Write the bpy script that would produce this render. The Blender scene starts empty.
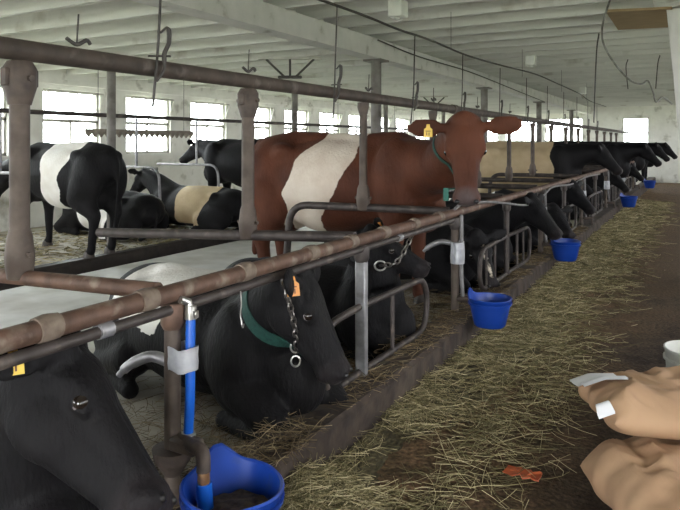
import bpy, bmesh, math, random
import numpy as np
from mathutils import Vector, Matrix, noise
from mathutils.bvhtree import BVHTree
random.seed(7); rng = np.random.default_rng(7)
C = bpy.context.scene.collection
SC = bpy.context.scene
PI = math.pi
V = Vector
H = 1.45                                   # camera height above the aisle
F = 650.0; YAW = math.atan(360 / 650.0); CS, SN = math.cos(YAW), math.sin(YAW)
ORD = ['nearest', 'second', 'third', 'fourth', 'fifth', 'sixth', 'seventh', 'eighth', 'ninth', 'tenth', 'eleventh', 'twelfth',
       'thirteenth', 'fourteenth', 'fifteenth', 'sixteenth', 'seventeenth', 'eighteenth', 'nineteenth', 'twentieth']

def at(px, py, d):                         # point at distance d in the direction of a photo coordinate
    lat = (px - 340) / F * d
    return V((lat * CS - d * SN, lat * SN + d * CS, H - (py - 143) / F * d))
def atx(px, py, x):                        # same, on the vertical plane X = x
    return at(px, py, 0.8749 * 0 + F * x / (CS * (px - 700)))
def atz(px, py, z):                        # same, on the level plane Z = z
    return at(px, py, F * (H - z) / (py - 143))

# ------------------------------------------------------------------ materials
def mat(name, c1, c2=None, scale=8, rough=.7, metal=0, bump=.15, stretch=(1, 1, 1), c3=None, c3_scale=2.0, c3_lo=.55, c3_hi=.7, detail=6, spec=.5, bscale=None, sheen=0):
    m = bpy.data.materials.new(name); m.use_nodes = True
    nt = m.node_tree; N, L = nt.nodes, nt.links
    b = N['Principled BSDF']; b.inputs['Roughness'].default_value = rough; b.inputs['Metallic'].default_value = metal
    b.inputs['Specular IOR Level'].default_value = spec
    if sheen: b.inputs['Sheen Weight'].default_value = sheen
    tc = N.new('ShaderNodeTexCoord'); mp = N.new('ShaderNodeMapping'); mp.inputs['Scale'].default_value = stretch
    L.new(tc.outputs['Object'], mp.inputs[0])
    no = N.new('ShaderNodeTexNoise'); no.inputs['Scale'].default_value = scale; no.inputs['Detail'].default_value = detail
    L.new(mp.outputs[0], no.inputs['Vector'])
    c2 = c2 or tuple(x * .7 for x in c1)
    rp = N.new('ShaderNodeValToRGB'); rp.color_ramp.elements[0].position = .35; rp.color_ramp.elements[1].position = .68
    rp.color_ramp.elements[0].color = (*c1, 1); rp.color_ramp.elements[1].color = (*c2, 1)
    L.new(no.outputs['Fac'], rp.inputs[0]); col = rp.outputs[0]
    if c3:
        n3 = N.new('ShaderNodeTexNoise'); n3.inputs['Scale'].default_value = c3_scale; n3.inputs['Detail'].default_value = 5
        L.new(tc.outputs['Object'], n3.inputs['Vector'])
        mr = N.new('ShaderNodeMapRange'); mr.inputs['From Min'].default_value = c3_lo; mr.inputs['From Max'].default_value = c3_hi
        L.new(n3.outputs['Fac'], mr.inputs['Value'])
        mx = N.new('ShaderNodeMixRGB'); L.new(mr.outputs[0], mx.inputs['Fac']); L.new(col, mx.inputs['Color1']); mx.inputs['Color2'].default_value = (*c3, 1)
        col = mx.outputs[0]
    L.new(col, b.inputs['Base Color'])
    if bump:
        nb = no
        if bscale:
            nb = N.new('ShaderNodeTexNoise'); nb.inputs['Scale'].default_value = bscale; nb.inputs['Detail'].default_value = 5; L.new(mp.outputs[0], nb.inputs['Vector'])
        bp = N.new('ShaderNodeBump'); bp.inputs['Strength'].default_value = bump; bp.inputs['Distance'].default_value = .02
        L.new(nb.outputs['Fac'], bp.inputs['Height']); L.new(bp.outputs[0], b.inputs['Normal'])
    return m

M = {}
M['whitewash'] = mat('whitewash', (.80, .79, .74), (.72, .71, .66), 5, .85, c3=(.33, .31, .25), c3_scale=3, c3_lo=.58, c3_hi=.75)
M['joist'] = mat('joist_paint', (.66, .65, .62), (.55, .54, .52), 3, .85, stretch=(.35, 3, 3), c3=(.26, .22, .18), c3_scale=2.2, c3_lo=.6, c3_hi=.8)
M['boards'] = mat('ceiling_boards', (.62, .61, .58), (.52, .51, .49), 3, .85, stretch=(4, .3, 1), c3=(.25, .22, .18), c3_scale=1.6, c3_lo=.6, c3_hi=.8)
M['girder'] = mat('girder_paint', (.66, .64, .63), (.57, .56, .55), 5, .85, c3=(.3, .27, .24), c3_scale=5, c3_lo=.62, c3_hi=.75)
M['column'] = mat('column_steel', (.20, .185, .17), (.12, .105, .09), 7, .75, c3=(.07, .05, .04), c3_scale=5, c3_lo=.58, c3_hi=.72)
M['rust_pipe'] = mat('rusty_pipe', (.15, .085, .058), (.075, .042, .03), 14, .6, .3, .35, c3=(.22, .17, .13), c3_scale=9, c3_lo=.56, c3_hi=.66)
M['rail_dirty'] = mat('dirty_top_pipe', (.085, .062, .05), (.045, .034, .028), 10, .7, .2, .3, c3=(.17, .14, .12), c3_scale=7, c3_lo=.58, c3_hi=.72)
M['post'] = mat('worn_post', (.115, .088, .070), (.062, .045, .036), 10, .65, .3, .25, c3=(.06, .04, .03), c3_scale=7, c3_lo=.52, c3_hi=.68)
M['galv'] = mat('galvanised', (.34, .33, .34), (.22, .215, .22), 20, .45, .5, .1, c3=(.10, .075, .06), c3_scale=8, c3_lo=.58, c3_hi=.72)
M['dark_pipe'] = mat('dark_pipe', (.075, .06, .055), (.038, .03, .027), 14, .55, .35, .25, c3=(.15, .12, .10), c3_scale=9, c3_lo=.58, c3_hi=.7)
M['silver'] = mat('silver_tape', (.42, .42, .44), (.30, .30, .33), 25, .4, .3, .2)
M['clamp'] = mat('clamp_metal', (.55, .54, .52), (.35, .33, .3), 40, .3, .85, .1)
M['masking'] = mat('tape_band', (.19, .145, .11), (.12, .085, .062), 30, .7, 0, .3)
M['chain'] = mat('chain_metal', (.20, .185, .175), (.10, .085, .075), 50, .35, .85, .1)
M['wire'] = mat('dark_wire', (.06, .05, .045), (.035, .03, .028), 30, .6)
M['glintwire'] = mat('dark_cable_glints', (.26, .25, .23), (.07, .06, .05), 12, .5)  # dark wire; pale blotches paint its highlights into the colour
M['blue'] = mat('blue_plastic', (.007, .045, .30), (.005, .034, .23), 6, .38, bump=.03, c3=(.03, .05, .13), c3_scale=9, c3_lo=.6, c3_hi=.75)
M['hose'] = mat('blue_hose', (.006, .10, .50), (.005, .075, .40), 12, .35, bump=.03)
M['greyhose'] = mat('grey_hose', (.20, .19, .19), (.10, .09, .09), 15, .5)
M['cast'] = mat('cast_iron', (.10, .075, .06), (.055, .04, .035), 18, .65, .3, .35)
M['feed'] = mat('feed', (.16, .11, .065), (.07, .05, .03), 40, .95, bump=.6)
M['brass'] = mat('brass', (.40, .22, .10), (.25, .14, .08), 30, .4, .8)
M['kraft'] = mat('kraft_paper', (.40, .25, .145), (.35, .21, .12), 7, .8, bump=.12, c3=(.31, .185, .105), c3_scale=4, c3_lo=.55, c3_hi=.75)
M['white'] = mat('white_paper', (.78, .78, .80), (.68, .68, .70), 6, .7, bump=.05)
M['whiteplastic'] = mat('white_plastic', (.70, .70, .66), (.6, .6, .56), 5, .4, bump=.03)
M['plywood'] = mat('plywood', (.36, .25, .13), (.27, .18, .09), 5, .75, stretch=(1, 6, 6))
M['bulb'] = mat('bulb_glass', (.5, .48, .42), (.4, .38, .32), 5, .2)
M['concrete'] = mat('alley_concrete', (.62, .61, .58), (.50, .49, .46), 4, .6, c3=(.36, .33, .28), c3_scale=1.2, c3_lo=.52, c3_hi=.72, bump=.1)
M['platform'] = mat('platform_floor', (.50, .47, .41), (.36, .33, .27), 6, .9, c3=(.15, .115, .08), c3_scale=2.2, c3_lo=.52, c3_hi=.68, bump=.5)
M['gutter'] = mat('gutter_muck', (.04, .03, .025), (.02, .016, .013), 9, .6, bump=.6)
M['curb'] = mat('curb_concrete', (.060, .041, .030), (.022, .015, .012), 9, .95, bump=.9, c3=(.075, .055, .04), c3_scale=4, c3_lo=.55, c3_hi=.7)
M['lowerwall'] = mat('lower_wall', (.45, .45, .42), (.36, .36, .33), 4, .85)
M['frame'] = mat('window_frame', (.50, .48, .44), (.4, .38, .34), 10, .7)
M['tooth'] = mat('toothed_bar', (.28, .24, .19), (.16, .13, .1), 12, .75)
M['collar'] = mat('green_webbing', (.008, .060, .044), (.005, .036, .03), 60, .75)
M['greentag'] = mat('green_tag', (.006, .12, .085), (.005, .09, .065), 9, .5)
M['orange'] = mat('orange_tag', (.68, .27, .05), (.6, .23, .04), 12, .45, bump=.05)
M['yellow'] = mat('yellow_tag', (.75, .5, .08), (.68, .44, .06), 12, .45, bump=.05)
M['ink'] = mat('tag_ink', (.10, .04, .02), (.08, .03, .02), 12, .6)
M['dark_strap'] = mat('dark_strap', (.012, .010, .010), (.008, .007, .007), 30, .95, spec=.1)
M['hoof'] = mat('hoof_horn', (.06, .045, .035), (.03, .022, .018), 15, .5)
M['horn'] = mat('pale_horn', (.42, .27, .18), (.3, .19, .12), 15, .5)
M['nostril'] = mat('nostril', (.004, .003, .003), (.003, .002, .002), 15, .4)
M['orange_peel'] = mat('orange_scrap', (.55, .12, .04), (.4, .08, .03), 15, .6)
M['ground'] = mat('outside_ground', (.3, .33, .22), (.25, .28, .18), .5, .95)

gm = bpy.data.materials.new('window_glass'); gm.use_nodes = True
_n, _l = gm.node_tree.nodes, gm.node_tree.links
_n.remove(_n['Principled BSDF'])
_t = _n.new('ShaderNodeBsdfTransparent'); _t.inputs[0].default_value = (.93, .95, .94, 1)
_g = _n.new('ShaderNodeBsdfGlossy'); _g.inputs['Roughness'].default_value = .05
_mx = _n.new('ShaderNodeMixShader'); _mx.inputs[0].default_value = .06
_l.new(_t.outputs[0], _mx.inputs[1]); _l.new(_g.outputs[0], _mx.inputs[2]); _l.new(_mx.outputs[0], _n['Material Output'].inputs[0])
M['glass'] = gm

def hide_mat(name, dark, dark2, belt=(.70, .62, .50), belt2=(.58, .47, .35), muzzle=(.02, .016, .017), spec=.16, rough=.68, sheen=.02):
    m = bpy.data.materials.new(name); m.use_nodes = True
    N, L = m.node_tree.nodes, m.node_tree.links
    b = N['Principled BSDF']; b.inputs['Roughness'].default_value = rough; b.inputs['Sheen Weight'].default_value = sheen
    b.inputs['Sheen Roughness'].default_value = .4; b.inputs['Specular IOR Level'].default_value = spec
    tc = N.new('ShaderNodeTexCoord')
    def nz(scale, st=(1, 1, 1), det=5):
        mp = N.new('ShaderNodeMapping'); mp.inputs['Scale'].default_value = st; L.new(tc.outputs['Object'], mp.inputs[0])
        n = N.new('ShaderNodeTexNoise'); n.inputs['Scale'].default_value = scale; n.inputs['Detail'].default_value = det; L.new(mp.outputs[0], n.inputs['Vector']); return n
    def ramp(src, a, b_, p0=.35, p1=.7):
        r = N.new('ShaderNodeValToRGB'); r.color_ramp.elements[0].color = (*a, 1); r.color_ramp.elements[1].color = (*b_, 1)
        r.color_ramp.elements[0].position = p0; r.color_ramp.elements[1].position = p1; L.new(src.outputs['Fac'], r.inputs[0]); return r.outputs[0]
    cd = ramp(nz(4), dark, dark2); cb = ramp(nz(5), belt, belt2)
    fine = nz(55, (1, 1, .35), 4)
    at_ = N.new('ShaderNodeAttribute'); at_.attribute_name = 'belt'
    ad = N.new('ShaderNodeMath'); ad.operation = 'ADD'; L.new(at_.outputs['Fac'], ad.inputs[0])
    sc = N.new('ShaderNodeMath'); sc.operation = 'MULTIPLY_ADD'; L.new(nz(28).outputs['Fac'], sc.inputs[0]); sc.inputs[1].default_value = .7; sc.inputs[2].default_value = -.35
    L.new(sc.outputs[0], ad.inputs[1])
    mr = N.new('ShaderNodeMapRange'); mr.inputs['From Min'].default_value = .4; mr.inputs['From Max'].default_value = .6; L.new(ad.outputs[0], mr.inputs['Value'])
    mx = N.new('ShaderNodeMixRGB'); L.new(mr.outputs[0], mx.inputs['Fac']); L.new(cd, mx.inputs['Color1']); L.new(cb, mx.inputs['Color2'])
    am = N.new('ShaderNodeAttribute'); am.attribute_name = 'muzzle'
    m2 = N.new('ShaderNodeMixRGB'); L.new(am.outputs['Fac'], m2.inputs['Fac']); L.new(mx.outputs[0], m2.inputs['Color1']); m2.inputs['Color2'].default_value = (*muzzle, 1)
    L.new(m2.outputs[0], b.inputs['Base Color'])
    bp = N.new('ShaderNodeBump'); bp.inputs['Strength'].default_value = .5; bp.inputs['Distance'].default_value = .014; L.new(fine.outputs['Fac'], bp.inputs['Height']); L.new(bp.outputs[0], b.inputs['Normal'])
    return m
M['black_hide'] = hide_mat('black_hide', (.0042, .0038, .0045), (.0075, .0065, .0072))
M['cream_hide'] = hide_mat('cream_belted_hide', (.0055, .005, .0055), (.009, .008, .0085), (.55, .43, .27), (.44, .33, .2))
M['snow_hide'] = hide_mat('white_belted_hide', (.0055, .005, .0055), (.009, .008, .0085), (.80, .78, .74), (.66, .62, .56))
M['red_hide'] = hide_mat('red_hide', (.098, .032, .0155), (.055, .0175, .0095), (.66, .58, .49), (.54, .44, .35), (.085, .06, .058), sheen=.03, spec=.2)

em = bpy.data.materials.new('cow_eye'); em.use_nodes = True
_n, _l = em.node_tree.nodes, em.node_tree.links
_b = _n['Principled BSDF']; _b.inputs['Roughness'].default_value = .08
_tc = _n.new('ShaderNodeTexCoord'); _sx = _n.new('ShaderNodeSeparateXYZ'); _l.new(_tc.outputs['Object'], _sx.inputs[0])
_r = _n.new('ShaderNodeValToRGB'); _mr = _n.new('ShaderNodeMapRange'); _mr.inputs['From Min'].default_value = 0; _mr.inputs['From Max'].default_value = .024
_l.new(_sx.outputs['Z'], _mr.inputs['Value']); _l.new(_mr.outputs[0], _r.inputs[0])
_r.color_ramp.elements[0].position = .36; _r.color_ramp.elements[0].color = (.30, .26, .26, 1); _r.color_ramp.elements[1].position = .46; _r.color_ramp.elements[1].color = (.012, .008, .006, 1)
_l.new(_r.outputs[0], _b.inputs['Base Color'])
M['eye'] = em

def hay_mat(name, a, b_, c):
    m = bpy.data.materials.new(name); m.use_nodes = True
    N, L = m.node_tree.nodes, m.node_tree.links
    b = N['Principled BSDF']; b.inputs['Roughness'].default_value = .75; b.inputs['Specular IOR Level'].default_value = .25
    t = N.new('ShaderNodeAttribute'); t.attribute_name = 'tone'
    r = N.new('ShaderNodeValToRGB'); e = r.color_ramp.elements
    e[0].color = (*a, 1); e[1].color = (*c, 1); k = e.new(.5); k.color = (*b_, 1)
    L.new(t.outputs['Fac'], r.inputs[0]); L.new(r.outputs[0], b.inputs['Base Color'])
    return m
M['hay'] = hay_mat('hay', (.10, .088, .04), (.25, .205, .105), (.55, .47, .28))
M['straw'] = hay_mat('straw', (.08, .055, .03), (.16, .115, .062), (.32, .25, .15))

def floor_mat():
    m = bpy.data.materials.new('aisle_floor'); m.use_nodes = True
    N, L = m.node_tree.nodes, m.node_tree.links
    b = N['Principled BSDF']; b.inputs['Roughness'].default_value = .9; b.inputs['Specular IOR Level'].default_value = .2
    tc = N.new('ShaderNodeTexCoord'); sx = N.new('ShaderNodeSeparateXYZ'); L.new(tc.outputs['Object'], sx.inputs[0])
    def nz(s, d=6):
        n = N.new('ShaderNodeTexNoise'); n.inputs['Scale'].default_value = s; n.inputs['Detail'].default_value = d; L.new(tc.outputs['Object'], n.inputs['Vector']); return n
    big, mid, fine = nz(1.4), nz(7), nz(45)
    # swept dirt: dark muck on the traffic side, dusty tan concrete with chaff next to the curb
    ma = N.new('ShaderNodeMath'); ma.operation = 'MULTIPLY_ADD'; L.new(big.outputs['Fac'], ma.inputs[0]); ma.inputs[1].default_value = 1.1; L.new(sx.outputs['X'], ma.inputs[2])
    mr = N.new('ShaderNodeMapRange'); mr.inputs['From Min'].default_value = -.45; mr.inputs['From Max'].default_value = .35; L.new(ma.outputs[0], mr.inputs['Value'])
    r1 = N.new('ShaderNodeValToRGB'); r1.color_ramp.elements[0].color = (.20, .125, .075, 1); r1.color_ramp.elements[1].color = (.09, .065, .036, 1); L.new(mid.outputs['Fac'], r1.inputs[0])
    r1.color_ramp.elements[0].position = .35; r1.color_ramp.elements[1].position = .65
    r2 = N.new('ShaderNodeValToRGB'); r2.color_ramp.elements[0].color = (.026, .018, .014, 1); r2.color_ramp.elements[1].color = (.085, .06, .045, 1); L.new(mid.outputs['Fac'], r2.inputs[0])
    r2.color_ramp.elements[0].position = .4; r2.color_ramp.elements[1].position = .7
    # further along the aisle the floor is lighter brown
    mr3 = N.new('ShaderNodeMapRange'); mr3.inputs['From Min'].default_value = 4.5; mr3.inputs['From Max'].default_value = 9; L.new(sx.outputs['Y'], mr3.inputs['Value'])
    mr3.inputs['To Max'].default_value = .75
    mx3 = N.new('ShaderNodeMixRGB'); L.new(mr3.outputs[0], mx3.inputs['Fac']); L.new(r2.outputs[0], mx3.inputs['Color1']); mx3.inputs['Color2'].default_value = (.125, .088, .06, 1)
    mx = N.new('ShaderNodeMixRGB'); L.new(mr.outputs[0], mx.inputs['Fac']); L.new(r1.outputs[0], mx.inputs['Color1']); L.new(mx3.outputs[0], mx.inputs['Color2'])
    sp = N.new('ShaderNodeMixRGB'); sp.blend_type = 'MULTIPLY'; sp.inputs['Fac'].default_value = .75
    r3 = N.new('ShaderNodeValToRGB'); r3.color_ramp.elements[0].color = (.45, .45, .45, 1); r3.color_ramp.elements[1].color = (1.5, 1.45, 1.35, 1); r3.color_ramp.elements[0].position = .35; r3.color_ramp.elements[1].position = .7
    L.new(fine.outputs['Fac'], r3.inputs[0]); L.new(mx.outputs[0], sp.inputs['Color1']); L.new(r3.outputs[0], sp.inputs['Color2'])
    L.new(sp.outputs[0], b.inputs['Base Color'])
    bp = N.new('ShaderNodeBump'); bp.inputs['Strength'].default_value = .8; bp.inputs['Distance'].default_value = .02; L.new(fine.outputs['Fac'], bp.inputs['Height']); L.new(bp.outputs[0], b.inputs['Normal'])
    return m
M['aisle'] = floor_mat()

# ------------------------------------------------------------------ mesh helpers
class MB:
    def __init__(s): s.v = []; s.f = []
    def add(s, vs, fs):
        o = len(s.v); s.v += [tuple(v) for v in vs]; s.f += [tuple(i + o for i in f) for f in fs]; return s
    def box(s, a, b, mtx=None, c=.0):
        x0, y0, z0 = [min(p, q) for p, q in zip(a, b)]; x1, y1, z1 = [max(p, q) for p, q in zip(a, b)]
        bm = bmesh.new(); bmesh.ops.create_cube(bm, size=1)
        for v in bm.verts:
            v.co = V((x0 + (v.co.x + .5) * (x1 - x0), y0 + (v.co.y + .5) * (y1 - y0), z0 + (v.co.z + .5) * (z1 - z0)))
        if c: bmesh.ops.bevel(bm, geom=bm.edges[:], offset=c, segments=1, affect='EDGES')
        if mtx is not None: bmesh.ops.transform(bm, matrix=mtx, verts=bm.verts)
        return s.bm(bm)
    def bm(s, bm, free=True):
        bm.verts.index_update(); s.add([v.co for v in bm.verts], [[v.index for v in f.verts] for f in bm.faces])
        if free: bm.free()
        return s
    def tube(s, pts, r, n=10, cap=True, closed=False):
        pts = [V(p) for p in pts]; k = len(pts)
        rs = r if isinstance(r, (list, tuple)) else [r] * k
        tang = []
        for i in range(k):
            a = pts[(i - 1) % k] if (closed or i > 0) else pts[i]; b = pts[(i + 1) % k] if (closed or i < k - 1) else pts[i]
            tang.append((b - a).normalized())
        up = V((0, 0, 1)) if abs(tang[0].z) < .9 else V((1, 0, 0))
        nrm = (up - tang[0] * up.dot(tang[0])).normalized(); vs, fs = [], []
        for i in range(k):
            nrm = (nrm - tang[i] * nrm.dot(tang[i])).normalized(); bn = tang[i].cross(nrm)
            for j in range(n):
                a = 2 * PI * j / n; vs.append(pts[i] + (nrm * math.cos(a) + bn * math.sin(a)) * rs[i])
        for i in range(k if closed else k - 1):
            i2 = (i + 1) % k
            for j in range(n):
                j2 = (j + 1) % n; fs.append((i * n + j, i * n + j2, i2 * n + j2, i2 * n + j))
        if cap and not closed:
            fs.append(tuple(range(n - 1, -1, -1))); fs.append(tuple((k - 1) * n + j for j in range(n)))
        return s.add(vs, fs)
    def lathe(s, prof, c=(0, 0, 0), n=28, warp=None):
        vs, fs = [], []
        for r, z in prof:
            for j in range(n):
                a = 2 * PI * j / n; p = V((r * math.cos(a), r * math.sin(a), z))
                if warp: p = warp(p, a)
                vs.append(p + V(c))
        for i in range(len(prof) - 1):
            for j in range(n):
                j2 = (j + 1) % n; fs.append((i * n + j, i * n + j2, (i + 1) * n + j2, (i + 1) * n + j))
        return s.add(vs, fs)
    def ell(s, c, r, mtx=None, sub=2):
        bm = bmesh.new(); bmesh.ops.create_icosphere(bm, subdivisions=sub, radius=1)
        for v in bm.verts:
            p = V((v.co.x * r[0], v.co.y * r[1], v.co.z * r[2]))
            v.co = (mtx @ p if mtx is not None else p) + V(c)
        return s.bm(bm)
    def build(s, name, material, parent=None, smooth=True, kind=None, loc=None):
        me = bpy.data.meshes.new(name)
        vs = s.v
        if loc is not None: vs = [tuple(V(v) - V(loc)) for v in vs]
        me.from_pydata(vs, [], s.f); me.update()
        me.materials.append(material)
        if smooth: me.shade_smooth(); 
        o = bpy.data.objects.new(name, me); C.objects.link(o)
        if loc is not None: o.location = loc
        if parent is not None:
            o.parent = parent
        if kind: o['kind'] = kind
        if smooth:
            try: me.set_sharp_from_angle(angle=math.radians(42))
            except Exception: pass
        return o
def spline(pts, n=8):
    pts = [V(p) for p in pts]; out = []
    P = [pts[0] * 2 - pts[1]] + pts + [pts[-1] * 2 - pts[-2]]
    for i in range(1, len(P) - 2):
        for k in range(n):
            t = k / n; a, b, c, d = P[i - 1], P[i], P[i + 1], P[i + 2]
            out.append(.5 * ((2 * b) + (c - a) * t + (2 * a - 5 * b + 4 * c - d) * t * t + (3 * b - a - 3 * c + d) * t ** 3))
    out.append(pts[-1]); return out
def fillet(pts, r=.1, n=6):
    pts = [V(p) for p in pts]; out = [pts[0]]
    for i in range(1, len(pts) - 1):
        a, b, c = pts[i - 1], pts[i], pts[i + 1]
        u, w = (a - b), (c - b); rr = min(r, u.length * .49, w.length * .49); p, q = b + u.normalized() * rr, b + w.normalized() * rr
        for k in range(n + 1):
            t = k / n; out.append((1 - t) ** 2 * p + 2 * t * (1 - t) * b + t * t * q)
    out.append(pts[-1]); return out
def tag(o, label, cat, group=None, kind=None):
    o['label'] = label; o['category'] = cat
    if group: o['group'] = group
    if kind: o['kind'] = kind
    return o
def empty(name, loc, rz=0):
    o = bpy.data.objects.new(name, None); o.empty_display_size = .1; C.objects.link(o); o.location = loc; o.rotation_euler = (0, 0, rz); return o
def thing(name, loc, label, cat, group=None, rz=0): return tag(empty(name, loc, rz), label, cat, group)
def copy_tree(o, parent=None):
    c = o.copy(); C.objects.link(c); c.parent = parent
    for ch in list(o.children): copy_tree(ch, c)
    return c
def struct(mb, name, material, parent=None, smooth=False):
    o = mb.build(name, material, parent, smooth); o['kind'] = 'structure'; return o

# ------------------------------------------------------------------ the setting
Y0, Y1, XL, XR = -4.0, 26.5, -9.3, 2.7
ZJ, ZL = 2.80, 2.60                                             # underside of the joists over the aisle / over the left half
struct(MB().box((-1.42, Y0, -.15), (XR, Y1, 0)), 'floor', M['aisle'])
struct(MB().box((-3.30, Y0, -.15), (-1.68, Y1, .05)), 'floor_stalls', M['platform'])
struct(MB().box((-3.62, Y0, -.22), (-3.30, Y1, -.12)), 'floor_near_gutter', M['gutter'])
struct(MB().box((-5.92, Y0, -.15), (-3.62, Y1, .02)), 'floor_alley', M['concrete'])
struct(MB().box((-6.22, Y0, -.25), (-5.92, Y1, -.16)), 'floor_far_gutter', M['gutter'])
struct(MB().box((XL, Y0, -.15), (-6.22, Y1, .10)), 'floor_platform', M['platform'])
ge = bmesh.new(); gv_ = []                                      # muck caked along the platform edge
for i in range(181):
    y = Y0 + (Y1 - Y0) * i / 180; q = .10 * noise.noise(V((0, y * 1.9, 1))) + .05 * noise.noise(V((3, y * 6, 1)))
    gv_.append([ge.verts.new((x, y, z)) for x, z in ((-6.205, -.16), (-6.20, .075), (-6.225, .108), (-6.30 - abs(q) * 1.2, .112), (-6.34 - abs(q) * 1.4, .099))])
for a, b in zip(gv_[:-1], gv_[1:]):
    for j in range(4): ge.faces.new([a[j], b[j], b[j + 1], a[j + 1]])
struct(MB().bm(ge), 'trim_3', M['gutter'])
cb = bmesh.new()                                                # manger curb, a little uneven
ny = 240
for i in range(ny + 1):
    y = Y0 + (Y1 - Y0) * i / ny
    for (x, z) in ((-1.68, 0), (-1.68, .17), (-1.655, .195), (-1.445, .205), (-1.425, .18), (-1.415, 0)):
        q = noise.noise(V((x * 3, y * 2.5, z * 4)))
        cb.verts.new((x + .02 * q + .006 * noise.noise(V((x * 20, y * 14, z * 20))), y, z + ((.018 * q + .008 * noise.noise(V((x * 18, y * 12, 3)))) if z > 0 else 0)))
cb.verts.ensure_lookup_table()
for i in range(ny):
    for j in range(5): cb.faces.new([cb.verts[i * 6 + j], cb.verts[i * 6 + j + 1], cb.verts[i * 6 + 7 + j], cb.verts[i * 6 + 6 + j]])
struct(MB().bm(cb), 'trim_1', M['curb'], smooth=False)

def wall_open(name, axis, pos, thick, u0, u1, z0, z1, holes, material):
    """wall slab with rectangular openings; u runs along the wall"""
    mb = MB(); us = sorted({u0, u1, *[h[0] for h in holes], *[h[1] for h in holes]})
    def bx(a, b, c, d):
        if axis == 'x': mb.box((pos, a, c), (pos + thick, b, d))
        else: mb.box((a, pos, c), (b, pos + thick, d))
    for a, b in zip(us[:-1], us[1:]):
        hs = [h for h in holes if h[0] <= a + 1e-6 and h[1] >= b - 1e-6]
        if hs: bx(a, b, z0, hs[0][2]); bx(a, b, hs[0][3], z1)
        else: bx(a, b, z0, z1)
    return struct(mb, name, material)
LW = [(5.12 + 1.75 * i, 6.27 + 1.75 * i, 1.25, 2.34) for i in range(-4, 12)]
wall_open('wall_left', 'x', XL, -.2, Y0, Y1, -.1, 3.1, LW, M['whitewash'])
BW = [(-8.6, -7.25, 1.5, 2.42), (-7.0, -5.65, 1.5, 2.42), (-5.4, -3.95, 1.5, 2.42), (-2.55, -1.65, 1.2, 2.4)]
wall_open('wall_back', 'y', Y1, .2, XL - .2, XR + .2, -.1, 3.1, BW, M['whitewash'])
RW = [(-3.4 + 2.0 * i, -2.5 + 2.0 * i, 1.3, 2.05) for i in range(15)]
wall_open('wall_right', 'x', XR, .2, Y0, Y1, -.1, 3.1, RW, M['whitewash'])
wall_open('wall_front', 'y', Y0, -.2, XL - .2, XR + .2, -.1, 3.1, [(-.8, 1.4, 0.0, 2.3), (-8.3, -6.6, 1.2, 2.3), (-5.6, -4.0, 1.2, 2.3)], M['whitewash'])
struct(MB().box((-60, -40, -.5), (40, 70, -.35)), 'ground_outside', M['ground'])

portals = []
def window(n, axis, pos, u0, u1, z0, z1, inward, tilt=True):
    fr, pn = MB(), MB()
    def bx(mb, a, b, c, d, t0, t1):
        if axis == 'x': mb.box((pos + t0, a, c), (pos + t1, b, d))
        else: mb.box((a, pos + t0, c), (b, pos + t1, d))
    t0, t1 = -.09, -.04; s = -inward; t0, t1 = -inward * .10, -inward * .05
    w = .045; zm = z0 + (z1 - z0) * .52
    bx(fr, u0, u0 + w, z0, z1, t0, t1); bx(fr, u1 - w, u1, z0, z1, t0, t1); bx(fr, u0, u1, z0, z0 + w, t0, t1); bx(fr, u0, u1, z1 - w, z1, t0, t1)
    um = (u0 + u1) / 2; bx(fr, um - .015, um + .015, z0, zm, t0, t1); bx(fr, u0, u1, zm - .02, zm + .02, t0, t1)
    o = struct(fr, 'window_%d' % n, M['frame'])
    tm = (t0 + t1) / 2
    bx(pn, u0 + w, u1 - w, z0 + w, zm - .02, tm - .003, tm + .003)
    g = pn.build('pane', M['glass'], o, False)
    if tilt:                                                    # upper sash hinged at the bottom, tipped into the barn
        sa = MB(); gl = MB(); dx = inward * .17; zt = z1 - .06
        def sp(u, t): z = zm + .02 + (zt - zm) * t; x = pos + tm + inward * .02 + dx * t; return V((x, u, z)) if axis == 'x' else V((u, x, z))
        for (a, b) in (((u0 + .03, 0), (u0 + .03, 1)), ((u1 - .03, 0), (u1 - .03, 1)), ((u0 + .03, 0), (u1 - .03, 0)), ((u0 + .03, 1), (u1 - .03, 1)), ((um, 0), (um, 1))):
            sa.tube([sp(*a), sp(*b)], .016, 4)
        p = [sp(u0 + .03, 0), sp(u1 - .03, 0), sp(u1 - .03, 1), sp(u0 + .03, 1)]; off = V((.004, 0, 0)) if axis == 'x' else V((0, .004, 0))
        gl.add([q - off for q in p] + [q + off for q in p], [(0, 1, 2, 3), (7, 6, 5, 4), (0, 4, 5, 1), (1, 5, 6, 2), (2, 6, 7, 3), (3, 7, 4, 0)])
        sh = sa.build('sash', M['frame'], o, False); gl.build('sash_pane', M['glass'], sh, False)
    portals.append((axis, pos - inward * .13, (u0 + u1) / 2, (z0 + z1) / 2, u1 - u0, z1 - z0, inward))
k = 1
for h in LW: window(k, 'x', XL, h[0], h[1], h[2], h[3], 1); k += 1
for h in BW: window(k, 'y', Y1, h[0], h[1], h[2], h[3], -1, False); k += 1
for h in RW: portals.append(('x', XR + .1, (h[0] + h[1]) / 2, (h[2] + h[3]) / 2, h[1] - h[0], h[3] - h[2], -1))
portals.append(('y', Y0 - .1, .3, 1.15, 2.2, 2.3, 1))
for u_ in (-7.45, -4.8): portals.append(('y', Y0 - .1, u_, 1.75, 1.7, 1.1, 1))

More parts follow.
